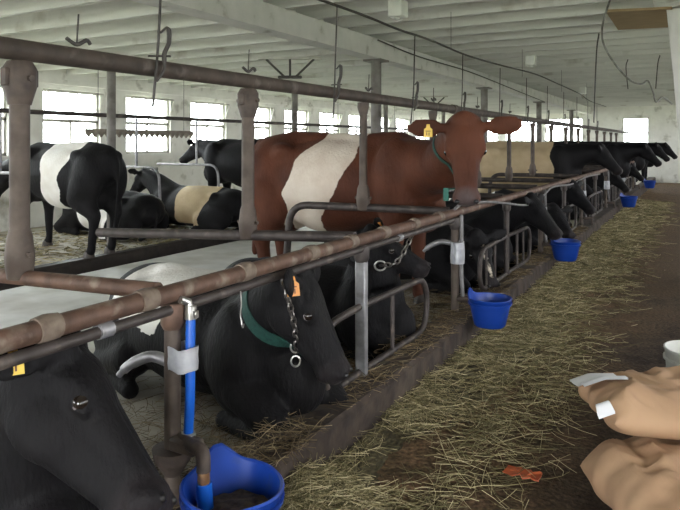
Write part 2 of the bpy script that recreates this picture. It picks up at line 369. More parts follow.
ceil = struct(MB().box((XL - .2, Y0 - .2, 3.0), (XR + .2, Y1 + .2, 3.1)), 'ceiling', M['boards'])
for i in range(50):
    y = Y0 + .3 + .61 * i
    struct(MB().box((-3.90, y - .03, ZJ), (XR, y + .03, 3.0)), 'joist', M['joist'], ceil)
    struct(MB().box((XL, y + .04, ZL), (-3.70, y + .09, 2.84)), 'joist', M['joist'], ceil)
struct(MB().box((XL, Y0, 2.84), (-3.9, Y1, 3.0)), 'ceiling_left', M['boards'])
struct(MB().box((-3.87, Y0, 2.555), (-3.65, Y1, ZJ - .001)), 'beam', M['girder'])
for i, y in enumerate((7.8, 12.75, 17.8, 22.8)):
    mb = MB().tube([(-3.77, y, .02), (-3.77, y, 2.53)], .07, 16); mb.box((-3.9, y - .13, 2.53), (-3.64, y + .13, 2.555))
    struct(mb, 'column', M['column'], smooth=True)
for i, y in enumerate((6.0, 10.4, 14.5, 18.6, 22.7)):
    mb = MB().tube([(-6.75, y, .1), (-6.75, y, 2.58)], .057, 14); mb.box((-6.85, y - .1, 2.575), (-6.65, y + .1, 2.599))
    struct(mb, 'column', M['column'], smooth=True)
struct(MB().box((XL, Y0, 2.42), (XL + .05, Y1, 2.5)), 'trim_2', M['whitewash'])

# ------------------------------------------------------------------ pipework along the near row
XR1, ZR = -1.59, .935
TX, TZ = -2.30, 1.81
tr = thing('top_rail', (TX, 0, TZ), 'long dirty overhead pipe running above the near row of stalls', 'pipe')
MB().tube([(0, -1.2, 0), (0, 12, 0), (0, 25.8, .02)], .042, 14).build('pipe', M['rail_dirty'], tr)
for y in (.9, 6.6, 12.4): MB().tube([(0, y, 0), (0, y + .12, 0)], .05, 14).build('coupling', M['rail_dirty'], tr)
dY = [1.64, 3.09, 4.58, 6.08, 7.55, 9.0, 10.45, 11.9, 13.35, 14.8, 16.3, 17.7, 19.2, 20.7, 22.1]
pY = [y - (.053 if i >= 2 and i % 2 == 0 else .042) for i, y in enumerate(dY)]
upper_proto = None
for i, y in enumerate(pY):
    curved = i >= 2 and i % 2 == 0
    zb = (.945 if curved or i != 1 else .912) + .028
    lab = ('brown worn upright post with heavy bracket at the near end of the top rail' if i == 0 else '%s upright post under the top rail, counted along the row from the camera' % ORD[i])
    t = thing('upright_post', (TX, y, zb), lab, 'post', 'upright posts under the top rail')
    h = TZ - .043 - zb
    MB().tube([(0, 0, 0), (0, 0, h - .02)], .037 if i < 2 else .031, 12).build('pole', M['post'], t)
    hd = MB()
    if i < 2:
        hd.tube([(0, 0, h - .17), (0, 0, h - .10), (0, 0, h - .03), (0, 0, h - .001)], [.042, .062, .062, .045], 12); hd.box((-.02, -.07, h - .1), (.02, .07, h - .03), c=.005)
        hd.tube([(-.075, 0, h - .07), (.075, 0, h - .07)], .013, 8)
    else: hd.tube([(0, 0, h - .09), (0, 0, h - .04), (0, 0, h - .001)], [.034, .046, .046], 10)
    hd.build('bracket', M['cast'], t)
    ft = MB().tube([(0, 0, -.05), (0, 0, -.045), (0, 0, .0), (0, 0, .04), (0, 0, .12), (0, 0, .15)], [.03, .046, .052, .055, .046, .036], 12); ft.tube([(-.07, 0, .05), (.07, 0, .05)], .011, 8)
    ft.build('clamp', M['post'], t)
for i, y in enumerate(dY):
    curved = i >= 2 and i % 2 == 0
    mb = MB()
    if curved:
        pts = fillet([(0, 0, .012), (-1.33, -.1, .01), (-1.40, -.1, -.885)], .17, 8)
        lab = '%s stall divider pipe curving down to the stall floor' % ('nearest bent' if i == 2 else ORD[i // 2 - 1] + ' bent')
        grp = 'bent stall dividers'
    else:
        pts = [(0, 0, .01), (-1.85, -.11, -.075 if i == 1 else -.03 if i == 0 else 0)]
        lab = ('straight divider pipe at the near end of the barn, beside the dark foreground cow' if i == 0 else
               'straight divider pipe with open end in front of the red standing cow' if i == 1 else
               '%s straight stall divider pipe along the row, beyond the red cow' % ORD[(i - 3) // 2])
        grp = 'straight stall dividers'
    o = mb.tube(pts, .03, 12).build('stall_divider', M['dark_pipe' if i else 'rust_pipe'], loc=(0, 0, 0)); o.location = (XR1 - .029, y, ZR)
    tag(o, lab, 'pipe', grp)

rp = thing('front_rail', (XR1, 0, ZR), 'rusty front pipe above the curb, wrapped with tape bands', 'pipe')
MB().tube([(0, -1.2, 0), (0, 6, -.003), (0, 23, 0)], .032, 14).build('pipe', M['rust_pipe'], rp)
for y in (1.15, 1.52, 2.05, 2.55, 2.95, 3.35, 3.8, 4.25):
    MB().tube([(0, y, 0), (0, y + .035, .002), (0, y + .07, 0)], [.036, .039, .036], 14).build('tape_band', M['masking'], rp)
wl = thing('water_pipe', (XR1 + .012, 0, .884), 'thin dark water pipe slung under the rusty front rail', 'pipe')
MB().tube([(0, -1.2, 0), (0, 2, -.003), (0, 3.2, .0), (0, 4.55, .001)], .019, 10).build('pipe', M['dark_pipe'], wl)
for y in (1.35, 3.55): MB().tube([(0, y, .0), (0, y + .05, .0)], .025, 10).build('coupling', M['galv'], wl)
hp = [atx(px, py, -1.53) for px, py in ((455, 209), (463, 204), (487, 202), (503, 203), (527, 205), (541, 198), (553, 187), (572, 184), (586, 177), (600, 174))]
tag(MB().tube(spline(hp, 6), .011, 8).build('air_hose', M['greyhose']), 'pale wavy hose draped along the front rail beyond the red cow', 'hose')

# posts on the curb
postY = [1.68, 3.11, 4.63, 6.10, 7.60, 9.05, 10.5, 12.0, 13.45, 14.9, 16.4, 17.8, 19.3]
for i, y in enumerate(postY):
    drink = i % 2 == 0
    t = thing('curb_post', (XR1, y, .2), ('%s post on the curb carrying a drinking pipe and tape' % ORD[i // 2] if drink else '%s bare steel post on the curb with a hoop gate' % ORD[i // 2]) if i else
              'worn post on the curb with blue hose taped to it', 'post', 'posts along the curb')
    top = ZR - .034 - .2
    if i == 1:
        MB().box((-.03, -.022, 0), (.03, .022, top - .0), c=.006).build('pole', M['galv'], t)
    else: MB().tube([(0, 0, 0), (0, 0, top)], .029 if drink else .026, 12).build('pole', M['post' if drink else 'dark_pipe'], t)
    if i < 10: MB().tube([(0, 0, top - .09), (0, 0, top - .07), (0, 0, top - .01), (0, 0, top - .001)], [.032, .042, .042, .036], 12).build('collar', M['rust_pipe' if i == 0 else 'dark_pipe'], t)
    if drink and i:
        tb = MB(); tb.tube([(.02, 0, .36), (.02, 0, .41), (.02, .005, .46), (.02, 0, .52)], [.052, .055, .053, .05], 12); tb.build('tape_wrap', M['silver'], t)
        hz = MB().tube(spline([(.045, .01, .72), (.05, .0, .5), (.045, .01, .3), (.06, .0, .12)], 5), .016, 8).build('water_hose', M['greyhose'], t)
        dv = MB(); dv.tube([(0, 0, .1), (.05, 0, .1), (.14, .05, .1)], .022, 8); dv.tube([(.14, .05, .13), (.15, .06, .0)], .018, 8); dv.build('valve', M['cast'], t)
    if not drink:
        pass
# the first drinker, close to the camera
t = thing('drinker', (XR1, 1.68, .2), 'brown cast drinking valve with blue nozzle over the nearest blue bucket', 'drinker')
dv = MB(); dv.tube([(.0, 0, .16), (0, 0, .20), (0, 0, .205)], [.062, .07, .05], 16); dv.tube([(0, 0, .11), (0, 0, .16)], [.03, .06], 12)
dv.tube(fillet([(.03, 0, .235), (.185, -.055, .255), (.19, -.06, .19)], .035), .023, 10); dv.box((.02, -.045, .21), (.13, .02, .255), c=.008)
dv.build('valve_body', M['cast'], t)
MB().tube([(.19, -.06, .195), (.192, -.061, .155)], .02, 10).build('brass_fitting', M['brass'], t)
MB().tube([(.192, -.061, .155), (.205, -.062, .03)], .026, 12).build('nozzle', M['hose'], t)
t = thing('blue_hose', (XR1, 1.68, .2), 'bright blue hose running down the nearest curb post to the drinker', 'hose')
MB().tube(spline([(.055, .03, .655), (.062, .02, .55), (.07, .01, .4), (.06, .012, .25)], 8), .017, 12).build('tube', M['hose'], t)
mb = MB().tube([(.055, .03, .645), (.055, .03, .66), (.055, .03, .69)], [.022, .022, .02], 12); mb.box((.07, .02, .65), (.085, .04, .675), c=.003); mb.build('hose_clamp', M['clamp'], t)
mb = MB().tube([(.06, .012, .225), (.06, .012, .262)], .023, 12); mb.tube([(.06, .012, .228), (.06, .012, .232)], .027, 12); mb.tube([(.06, .012, .25), (.06, .012, .256)], .027, 12); mb.build('hose_clamp', M['clamp'], t)
MB().tube([(.052, .03, .68), (.045, .03, .70), (.035, .0, .715)], .014, 10).build('pipe_fitting', M['clamp'], t)
mb = MB()
for k_ in range(2):
    pts = []
    for j in range(20):
        a = 2 * PI * j / 20; pts.append((.034 + .066 * math.cos(a), .008 + .040 * math.sin(a), .505))
vs, fs = [], []
for zz, sc_ in ((.475, 1), (.50, 1.03), (.52, 1.0), (.555, 1.03)):
    for (x, y, z) in pts: vs.append((.034 + (x - .034) * sc_, .008 + (y - .008) * sc_, zz + .006 * math.sin(x * 80)))
for r_ in range(3):
    for j in range(20): fs.append((r_ * 20 + j, r_ * 20 + (j + 1) % 20, r_ * 20 + 20 + (j + 1) % 20, r_ * 20 + 20 + j))
tag(MB().add(vs, fs).build('tape_wrap', M['silver'], loc=(0, 0, 0)), 'band of silver tape tying the blue hose to the nearest post', 'tape').location = (XR1, 1.68, .2)
# bent bar behind the nearest post and its sister by the second drinker
for yy, lab in ((1.70, 'thin curved pale bar sticking out behind the taped blue hose'), (4.66, 'thin curved bar behind the second drinking post, above the straw')):
    o = MB().tube(spline([(-.03, 0, 0), (-.12, 0, .005), (-.2, -.02, -.03), (-.25, -.03, -.075)], 6), [.02] * 12 + [.018] * 4 + [.012] * 3, 10).build('bent_bar', M['galv']); o.location = (XR1, yy, .685 if yy < 2 else .70)
    tag(o, lab, 'bar', 'curved bars behind the curb posts')

# hoop gates either side of the bare posts
def hoop(name, y, s, lab, length=.95):
    t = thing('hoop_gate', (XR1 + .0, y, .2), lab, 'gate', 'hoop gates above the curb')
    pts = fillet([(0, s * .03, .375), (0, s * length, .36), (0, s * length, .02), (0, s * .03, .025)], .2, 9)
    MB().tube(pts, .019, 10).build('hoop', M['dark_pipe'], t)
    if length > .5: MB().tube([(0, s * .40, .36), (0, s * .40, .03)], .013, 8).build('upright_bar', M['dark_pipe'], t)
    if abs(y - 6.1) < .2: MB().tube([(0, s * .66, .355), (0, s * .66, .03)], .011, 8).build('upright_bar', M['dark_pipe'], t)
for i, y in enumerate(postY):
    if i % 2: 
        n_ = ORD[i // 2]
        hoop('hoop', y, 1, '%s rounded hoop gate of bent pipe, on the far side of its bare post' % n_)
        hoop('hoop', y, -1, '%s rounded hoop gate of bent pipe, on the near side of its bare post' % n_, .42 if i == 1 else .85)

# ------------------------------------------------------------------ blue buckets
def bucket(x, y, lab, rz=0, s=1.0, drop=0):
    t = thing('bucket', (x, y, .17 + drop), lab, 'bucket', 'blue buckets hung over the curb', rz)
    def warp(p, a):
        lift = max(0, math.cos(a - 2.35)) ** 16 * .055 * max(0, (p.z - .12) / .08)
        return V((p.x * (1 + .04 * math.cos(2 * a)), p.y * (1 - .04 * math.cos(2 * a)), p.z + lift))
    pr = [(0, 0), (.105, 0), (.115, .01), (.14, .12), (.155, .195), (.160, .20), (.163, .208), (.158, .214), (.150, .21), (.135, .12), (.108, .02), (0, .02)]
    MB().lathe([(a * s, b * s) for a, b in pr], n=36, warp=warp).build('tub', M['blue'], t)
    MB().lathe([(.152 * s, .165 * s), (.160 * s, .165 * s), (.163 * s, .18 * s), (.154 * s, .18 * s)], n=36, warp=lambda p, a: V((p.x * (1 + .04 * math.cos(2 * a)), p.y * (1 - .04 * math.cos(2 * a)), p.z))).build('rim_band', M['blue'], t)
    fd = bmesh.new(); bmesh.ops.create_circle(fd, cap_ends=True, segments=30, radius=.134 * s)
    bmesh.ops.poke(fd, faces=fd.faces[:]); bmesh.ops.subdivide_edges(fd, edges=fd.edges[:], cuts=4, use_grid_fill=True)
    for v in fd.verts: v.co.z = .118 * s + .014 * noise.noise(v.co * 25) + .012 * (1 - v.co.length / .14)
    o = MB().bm(fd).build('feed', M['feed']); o.location = t.location
    tag(o, 'brown wet feed lying in the %s' % lab.split(',')[0], 'feed', 'feed in the buckets', 'stuff')
    return t
bucket(-1.30, 1.64, 'nearest blue bucket, with a raised lip, under the blue hose', .2, drop=-.015)
bucket(-1.29, 4.5, 'second blue bucket, on the curb by the silver-taped post', .8, .93)
bucket(-1.29, 7.42, 'third blue bucket, beyond the hoop gates in the middle distance', 1.2)
bucket(-1.25, 14.2, 'fourth blue bucket, far down the aisle', .4)
bucket(-1.25, 20.4, 'farthest blue bucket, small near the end of the aisle', .4)

# ------------------------------------------------------------------ cows
def cap(bm, p0, r0, p1, r1):
    b = bmesh.new()
    for p, r in ((p0, r0), (p1, r1)): bmesh.ops.create_icosphere(b, subdivisions=3, radius=r, matrix=Matrix.Translation(V(p)))
    h = bmesh.ops.convex_hull(b, input=b.verts[:])
    bmesh.ops.delete(b, geom=[g for g in h['geom_interior'] if isinstance(g, bmesh.types.BMVert)], context='VERTS')
    _merge(bm, b)
def ell(bm, c, r, mtx=None):
    b = bmesh.new(); bmesh.ops.create_icosphere(b, subdivisions=3, radius=1)
    for v in b.verts:
        p = V((v.co.x * r[0], v.co.y * r[1], v.co.z * r[2])); v.co = (mtx @ p if mtx is not None else p) + V(c)
    _merge(bm, b)
def _merge(bm, b):
    b.verts.index_update(); vs = [bm.verts.new(v.co) for v in b.verts]
    for f in b.faces: bm.faces.new([vs[v.index] for v in f.verts])
    b.free()
def chain_caps(bm, pts):
    for (p, r), (q, s) in zip(pts[:-1], pts[1:]): cap(bm, p, r, q, s)

def remesh(bm, vox, smooth, hc=None, hr=.36):
    me = bpy.data.meshes.new('tmp'); bmesh.ops.recalc_face_normals(bm, faces=bm.faces[:]); bm.to_mesh(me); bm.free()
    o = bpy.data.objects.new('tmp', me); C.objects.link(o)
    md = o.modifiers.new('r', 'REMESH'); md.mode = 'VOXEL'; md.voxel_size = vox; md.adaptivity = 0
    dg = bpy.context.evaluated_depsgraph_get(); dg.update()
    out = bpy.data.meshes.new_from_object(o.evaluated_get(dg))
    bpy.data.objects.remove(o); bpy.data.meshes.remove(me)
    n = len(out.vertices); co = np.empty(n * 3, np.float32); out.vertices.foreach_get('co', co); co = co.reshape(-1, 3)
    e = np.empty(len(out.edges) * 2, np.int32); out.edges.foreach_get('vertices', e); e = e.reshape(-1, 2)
    deg = np.bincount(e.ravel(), minlength=n).astype(np.float32)[:, None]
    wt = np.full((n, 1), .5, np.float32); it = smooth
    if hc is not None:
        far = np.clip((np.sqrt(((co - np.array(hc)) ** 2).sum(1)) - hr) / .15, 0, 1)[:, None].astype(np.float32)
        leg = np.clip((co[:, 2:3] - .18) / .3, 0, 1); far = far * leg; it = int(round(.30 / vox))
    for k_ in range(it):
        wk = wt if (hc is None or k_ < smooth) else wt * far
        acc = np.zeros_like(co); np.add.at(acc, e[:, 0], co[e[:, 1]]); np.add.at(acc, e[:, 1], co[e[:, 0]])
        co = co * (1 - wk) + acc / deg * wk
    return out, co

def frame(d, uh):
    d = V(d).normalized(); u = V(uh); u = (u - d * u.dot(d)).normalized(); s = u.cross(d)   # s = side
    return d, s, u

def make_cow(name, pose, hide, label, loc, rz=0, scale=1.0, head=None, belt=None, vox=.02, smooth=5, hs=1.0, ear_drop=.0, ear_up=.15, tagcol=None, tag_side=1,
             neck_mid=None, group=None, world_head=True, tilt=0, horns=False, ear_len=.115, ear_back=.0, face_sheen=False):
    """head = (poll, muzzle, up-hint). belt = function(x, z, y) -> 0..1 in the cow's own axes"""
    base = Matrix.Translation(V(loc)) @ Matrix.Rotation(rz, 4, 'Z') @ Matrix.Scale(scale, 4)
    inv = base.inverted()
    bm = bmesh.new()
    if head is None: head = (V((1.12, 0, .92 if pose == 'lie' else 1.32)), V((1.45, 0, .56 if pose == 'lie' else .95)), V((.5, 0, 1))); world_head = False
    P, Mz, uh = head
    if world_head: P = inv @ V(P); Mz = inv @ V(Mz); uh = inv.to_3x3() @ V(uh)
    d, s, u = frame(V(Mz) - V(P), uh); P = V(P); hs_ = hs
    R = Matrix((d, s, u)).transposed()
    def hp(a, side, b): return P + (d * a + s * side + u * b) * hs_
    for sg in (1, -1):
        if pose == 'stand':
            ell(bm, (-.66, sg * .19, .93), (.22, .135, .33)); ell(bm, (.50, sg * .19, .98), (.17, .12, .35))
            ell(bm, (-.5, sg * .21, 1.21), (.10, .07, .07)); ell(bm, (-.86, sg * .10, 1.2), (.06, .06, .06))
            fo = .03 * sg
            chain_caps(bm, [((.50, sg * .18, .78), .115), ((.52 + fo, sg * .165, .45), .062), ((.52 + fo, sg * .165, .40), .06), ((.51 + fo, sg * .165, .14), .042), ((.52 + fo, sg * .165, .09), .05), ((.55 + fo, sg * .165, .035), .055)])
            chain_caps(bm, [((-.64, sg * .2, .85), .18), ((-.56, sg * .205, .70), .155), ((-.76 - fo, sg * .185, .50), .080), ((-.74 - fo, sg * .18, .42), .064), ((-.70 - fo, sg * .18, .15), .050), ((-.69 - fo, sg * .18, .09), .054), ((-.65 - fo, sg * .18, .035), .055)])
        else:
            ell(bm, (-.56, sg * .27, .25), (.33, .13, .22)); ell(bm, (.50, sg * .19, .37), (.19, .13, .27)); ell(bm, (-.5, sg * .21, .54), (.10, .08, .07))
            chain_caps(bm, [((-.35, sg * .32, .20), .115), ((-.70, sg * .35, .10), .065), ((-.40, sg * .37, .06), .045), ((-.26, sg * .37, .05), .05)])
            chain_caps(bm, [((.58, sg * .2, .25), .11), ((.84, sg * .18, .11), .072), ((.78, sg * .19, .07), .06), ((.50, sg * .2, .05), .045), ((.42, sg * .2, .05), .05)])
    if pose == 'stand':
        ell(bm, (-.08, 0, .95), (.74, .34, .37)); ell(bm, (-.62, 0, 1.07), (.32, .28, .28)); ell(bm, (.48, 0, .97), (.3, .25, .38)); ell(bm, (-.12, 0, .84), (.48, .32, .31))
        chain_caps(bm, [((.46, 0, 1.28), .09), ((.1, 0, 1.25), .1), ((-.5, 0, 1.29), .09), ((-.85, 0, 1.26), .06)])
        ell(bm, (.66, 0, .78), (.18, .14, .2)); ell(bm, (-.55, 0, .66), (.17, .14, .14))
        chain_caps(bm, [((-.86, 0, 1.24), .045), ((-.95, 0, 1.12), .035), ((-.96, 0, .8), .024), ((-.93, 0, .5), .028), ((-.92, 0, .32), .038)])
        n0, nr = V((.52, 0, 1.06)), .26
    else:
        ell(bm, (-.1, 0, .36), (.78, .37, .32)); ell(bm, (-.68, 0, .40), (.30, .29, .25)); ell(bm, (.48, 0, .38), (.3, .27, .32))
        chain_caps(bm, [((.46, 0, .58), .10), ((.1, 0, .56), .11), ((-.5, 0, .58), .1), ((-.85, 0, .52), .07)])
        ell(bm, (.68, 0, .28), (.2, .16, .2))
        chain_caps(bm, [((-.9, .0, .50), .045), ((-1.0, .05, .36), .03), ((-1.0, .15, .12), .025), ((-.9, .30, .05), .04)])
        n0, nr = V((.52, 0, .45)), .25
    ne = hp(.05, 0, -.13); mid = V(neck_mid) if neck_mid else n0.lerp(ne, .55) + V((0, 0, .03))
    if neck_mid and world_head: mid = inv @ V(neck_mid)
    chain_caps(bm, [(n0, nr), (mid, .175), (ne, .125 * hs_)])
    ell(bm, n0.lerp(mid, .6) + V((0, 0, -.14)), (.16, .06, .13))            # dewlap
    # head
    def he(a, side, b, r, m=R): ell(bm, hp(a, side, b), tuple(x * hs_ for x in r), m)
    def hc(a, b, r0, a2, b2, r1, s0=0, s1=0): cap(bm, hp(a, s0, b), r0 * hs_, hp(a2, s1, b2), r1 * hs_)
    he(.10, 0, -.100, (.135, .112, .105)); he(.13, 0, -.078, (.14, .122, .075)); he(0, 0, -.045, (.055, .085, .055)); he(-.02, 0, -.03, (.04, .05, .04))
    for sg in (1, -1):
        hc(.20, -.078, .058, .43, -.082, .040, sg * .038, sg * .024)
        he(.15, sg * .060, -.165, (.125, .052, .100)); hc(.19, -.20, .050, .42, -.150, .034, sg * .035, sg * .02)
        hc(.20, -.13, .06, .42, -.115, .045, sg * .03, sg * .022)
        he(.165, sg * .100, -.058, (.055, .030, .030)); he(.487, sg * .056, -.075, (.032, .032, .030))
    he(.468, 0, -.098, (.055, .090, .062)); he(.492, 0, -.122, (.036, .076, .036)); he(.45, 0, -.172, (.055, .056, .026))
    ears = {}
    for sg in (1, -1):
        ed = (s * sg + u * ear_up - d * (.10 + ear_back) + d * ear_drop).normalized(); e0 = hp(.045, sg * .110, -.055)
        ew = (d * .85 - u * .35); ew = (ew - ed * ew.dot(ed)).normalized(); en = ed.cross(ew)
        Re = Matrix((ed, ew, en)).transposed()
        cap(bm, e0 - ed * .03 * hs_, .032 * hs_, e0 + ed * .05 * hs_, .028 * hs_)
        ell(bm, e0 + ed * (ear_len + .01) * hs_, (ear_len * hs_, .068 * hs_, .018 * hs_), Re); ears[sg] = (e0, ed, ew, en)
    # eyelid rings
    eyes = {}
    if vox < .021:
        for sg in (1, -1):
            c = hp(.195, sg * .108, -.074); nrm = (s * sg + u * .45 + d * .12).normalized(); eyes[sg] = (c, nrm)
            t1 = (d - nrm * d.dot(nrm)).normalized(); t2 = nrm.cross(t1)
            for j in range(14):
                a = 2 * PI * j / 14; q = c + (t1 * .029 * math.cos(a) + t2 * .019 * math.sin(a) + nrm * .003) * hs_
                ell(bm, q, (.0095 * hs_,) * 3)
    me, co = remesh(bm, vox, smooth, hp(.2, 0, -.1), .42 * hs_)
    co[:, 2] = np.maximum(co[:, 2], .002)
    n = len(co)
    # belt and muzzle colouring of the hide
    bl = np.zeros(n, np.float32)
    if belt is not None: bl = belt(co[:, 0], co[:, 2], co[:, 1]).astype(np.float32)
    if face_sheen:  # reflected light along the face, painted into the hide colour
        f = ((co - np.array(P)) @ np.array(d)) / hs_; b_ = ((co - np.array(P)) @ np.array(u)) / hs_; q_ = ((co - np.array(P)) @ np.array(s)) / hs_
        bl = np.maximum(bl, .46 * np.clip(1.6 - np.abs(q_) / .03, 0, 1) * (f > .12) * (f < .44) * (b_ > -.09) * (np.abs(q_) < .1)).astype(np.float32)
    mc = np.array(hp(.475, 0, -.105)); md_ = np.sqrt(((co - mc) ** 2).sum(1)) / hs_
    mzl = np.clip((.098 - md_) / .03, 0, 1).astype(np.float32)
    me.vertices.foreach_set('co', co.ravel()); me.update()
    for nm, arr in (('belt', bl), ('muzzle', mzl)):
        at_ = me.attributes.new(nm, 'FLOAT', 'POINT'); at_.data.foreach_set('value', arr)
    me.materials.clear(); me.materials.append(hide); me.shade_smooth(); me.name = 'cow_body'
    root = empty('cow', loc, rz); root.scale = (scale,) * 3
    tag(root, label, 'cow', group)
    bo = bpy.data.objects.new('body', me); C.objects.link(bo); bo.parent = root
    tree = BVHTree.FromPolygons([tuple(c) for c in co], [tuple(p.vertices) for p in me.polygons]) if vox < .021 else None
    # hooves
    for sg in (1, -1):
        sp_ = [(.55 + .03 * sg, sg * .165), (-.65 - .03 * sg, sg * .18)] if pose == 'stand' else []
        for (x, y) in sp_:
            hm = MB().tube([(x - .005, y, .003), (x - .003, y, .05), (x - .012, y, .075)], [.068, .061, .05], 14); hm.box((x + .045, y - .004, .005), (x + .068, y + .004, .05)); hm.build('hoof', M['hoof'], root)
    for sg, (c, nrm) in eyes.items():
        em_ = MB().ell((0, 0, 0), (.0235 * hs_, .0235 * hs_, .0235 * hs_), sub=3).build('eye', M['eye'], root)
        em_.location = c - nrm * .002; em_.rotation_euler = nrm.to_track_quat('Z', 'Y').to_euler()
        nsm = MB().ell(hp(.499, sg * .056, -.058), (.015 * hs_, .018 * hs_, .011 * hs_), R).build('nostril', M['nostril'], root)
    if tagcol:
        e0, ed, ew, en = ears[tag_side]; c = e0 + ed * .11 * hs_
        nn = en
        cam = inv @ V((0, 0, H))
        if nn.dot(cam - c) < 0: nn = -nn
        nn = (nn * .35 + (cam - c).normalized()).normalized()
        dn = V((0, 0, -1)); dn = (dn - nn * dn.dot(nn)).normalized(); sd = nn.cross(dn)
        if dn.length < .3: dn = ew
        o0 = c + nn * .022 * hs_; tk = .82
        prof = [(-.012, -.03), (.012, -.03), (.016, -.005), (.032, .008), (.034, .07), (-.034, .07), (-.032, .008), (-.016, -.005)]
        va = [o0 + sd * x * tk + dn * y * tk + nn * .003 for x, y in prof]; vb = [o0 + sd * x * tk + dn * y * tk - nn * .003 for x, y in prof]
        m8 = len(prof); fs = [tuple(range(m8)), tuple(range(2 * m8 - 1, m8 - 1, -1))] + [(j, j + m8, (j + 1) % m8 + m8, (j + 1) % m8) for j in range(m8)]
        tg = MB().add(va + vb, fs); tg.tube([c - nn * .03, o0 + nn * .01 - dn * .018], .009, 8)
        to = tg.build('ear_tag', M[tagcol], root, False); to['label'] = '%s plastic ear tag' % tagcol
        ik = MB()
        for (x0, x1, y0, y1) in ((-.020, .018, .020, .026), (-.014, -.008, .032, .056), (.004, .010, .034, .058)):
            q = [o0 + sd * x * tk + dn * y * tk + nn * .0035 for x, y in ((x0, y0), (x1, y0), (x1, y1), (x0, y1))]; q2 = [p + nn * .001 for p in q]
            ik.add(q + q2, [(3, 2, 1, 0), (4, 5, 6, 7), (0, 1, 5, 4), (1, 2, 6, 5), (2, 3, 7, 6), (3, 0, 4, 7)])
        ik.build('marking', M['ink'], to, False)
    if horns:
        for sg in (1, -1):
            b0 = hp(.01, sg * .085, -.07); MB().tube(spline([b0, b0 + (s * sg * .025 - d * .03) * hs_, b0 + (s * sg * .03 - d * .05) * hs_], 4), [.013] * 4 + [.011] * 3 + [.006, .003], 10).build('horn', M['horn'], root)
    return dict(root=root, tree=tree, inv=inv, base=base, hp=hp, n0=n0, mid=mid, ne=ne, d=d, s=s, u=u)

def collar(cow, t, width=.045, material='collar', tilt=None, buckle=True):
    """strap round the neck at fraction t of the way from chest to head, laid on the hide"""
    a = cow['mid'].lerp(cow['ne'], t); ax = (cow['ne'] - cow['mid']).normalized()
    if tilt is not None: ax = (ax + V(tilt)).normalized()
    up = V((0, 0, 1)); up = (up - ax * up.dot(ax)).normalized(); sd = ax.cross(up)
    n = 48; rings = []
    def rr(cen, dr):
        h = cow['tree'].ray_cast(cen + dr * .6, -dr, .6)
        return h[0] if h[0] is not None else cen + dr * .15
    vs = []
    for j in range(n):
        an = 2 * PI * j / n; dr = up * math.cos(an) + sd * math.sin(an)
        for k, (o, e) in enumerate(((-.5, .004), (.5, .004), (.5, .009), (-.5, .009))):
            c = a + ax * o * width; vs.append(rr(c, dr) + dr * e)
    A = np.array(vs).reshape(n, 4, 3)
    for _ in range(3): A = A * .5 + (np.roll(A, 1, 0) + np.roll(A, -1, 0)) * .25
    vs = [tuple(x) for x in (A).reshape(-1, 3)]
    fs = [(j * 4 + k, ((j + 1) % n) * 4 + k, ((j + 1) % n) * 4 + (k + 1) % 4, j * 4 + (k + 1) % 4) for j in range(n) for k in range(4)]
    o = MB().add(vs, fs).build('collar', M[material], cow['root'], False); o['label'] = 'green webbing collar' if material == 'collar' else 'dark neck strap'
    return A

def belt_fn(x0, x1, slant0=0, slant1=0, zc=.9, amp=.05, seed=0, zmin=.0):
    def f(x, z, y):
        w = amp * np.sin(z * 7 + seed) + amp * .6 * np.sin(z * 17 + y * 9 + seed * 2)
        a = x0 + slant0 * (zc - z) + w; b = x1 + slant1 * (zc - z) - w * .7 + amp * .5 * np.sin(z * 11 + seed)
        m = np.clip(np.minimum((x - a), (b - x)) / .02 * .5 + .5, 0, 1)
        return np.where(z > zmin, m, 0)
    return f

SF = .05
def prof(P, Q, t=.1):                      # forehead direction of a head seen side-on from the aisle
    d = (Q - P).normalized(); c = V((0, 0, H)) - P; c = (c - d * c.dot(d)).normalized(); u = c.cross(d).normalized()
    if u.z < 0: u = -u
    return (P, Q, (u + c * t).normalized())
# foreground cow
c1 = make_cow('cow', 'lie', M['black_hide'], 'black cow filling the near left corner, head in profile with open eye', (-2.32, 1.50, SF - .04), math.radians(-22), .95,
              head=prof(at(80, 336, 2.0), at(194, 492, 1.78), .12), belt=belt_fn(-.34, .10, .1, -.1, .4, .03, 1, .1), vox=.0125, smooth=3, hs=1.15, tagcol='yellow', tag_side=-1, ear_up=-.95, ear_back=.35, horns=True)
# second cow with green collar
c2 = make_cow('cow', 'lie', M['snow_hide'], 'black cow lying with green collar and orange ear tag, white belt behind the rail', (-2.38, 2.84, SF - .01), math.radians(-18), 1.0,
              head=prof(at(308, 266, 3.0), at(350, 348, 2.93), .25), belt=belt_fn(-.66, -.02, .1, -.1, .4, .03, 2, .40), vox=.014, smooth=3, hs=1.0, tagcol='orange', tag_side=-1, ear_up=.1)
A2 = collar(c2, .12, .05)
c3 = make_cow('cow', 'lie', M['black_hide'], 'black cow with head low under the rail, chained, in front of the red cow', (-2.38, 3.95, SF - .04), math.radians(-4), .88,
              head=prof(at(374, 226, 4.3), at(449, 268, 4.25), .2), vox=.018, smooth=3, hs=1.0, tagcol='orange', tag_side=1, ear_up=.3)
A3 = collar(c3, .25, .035, 'dark_strap')
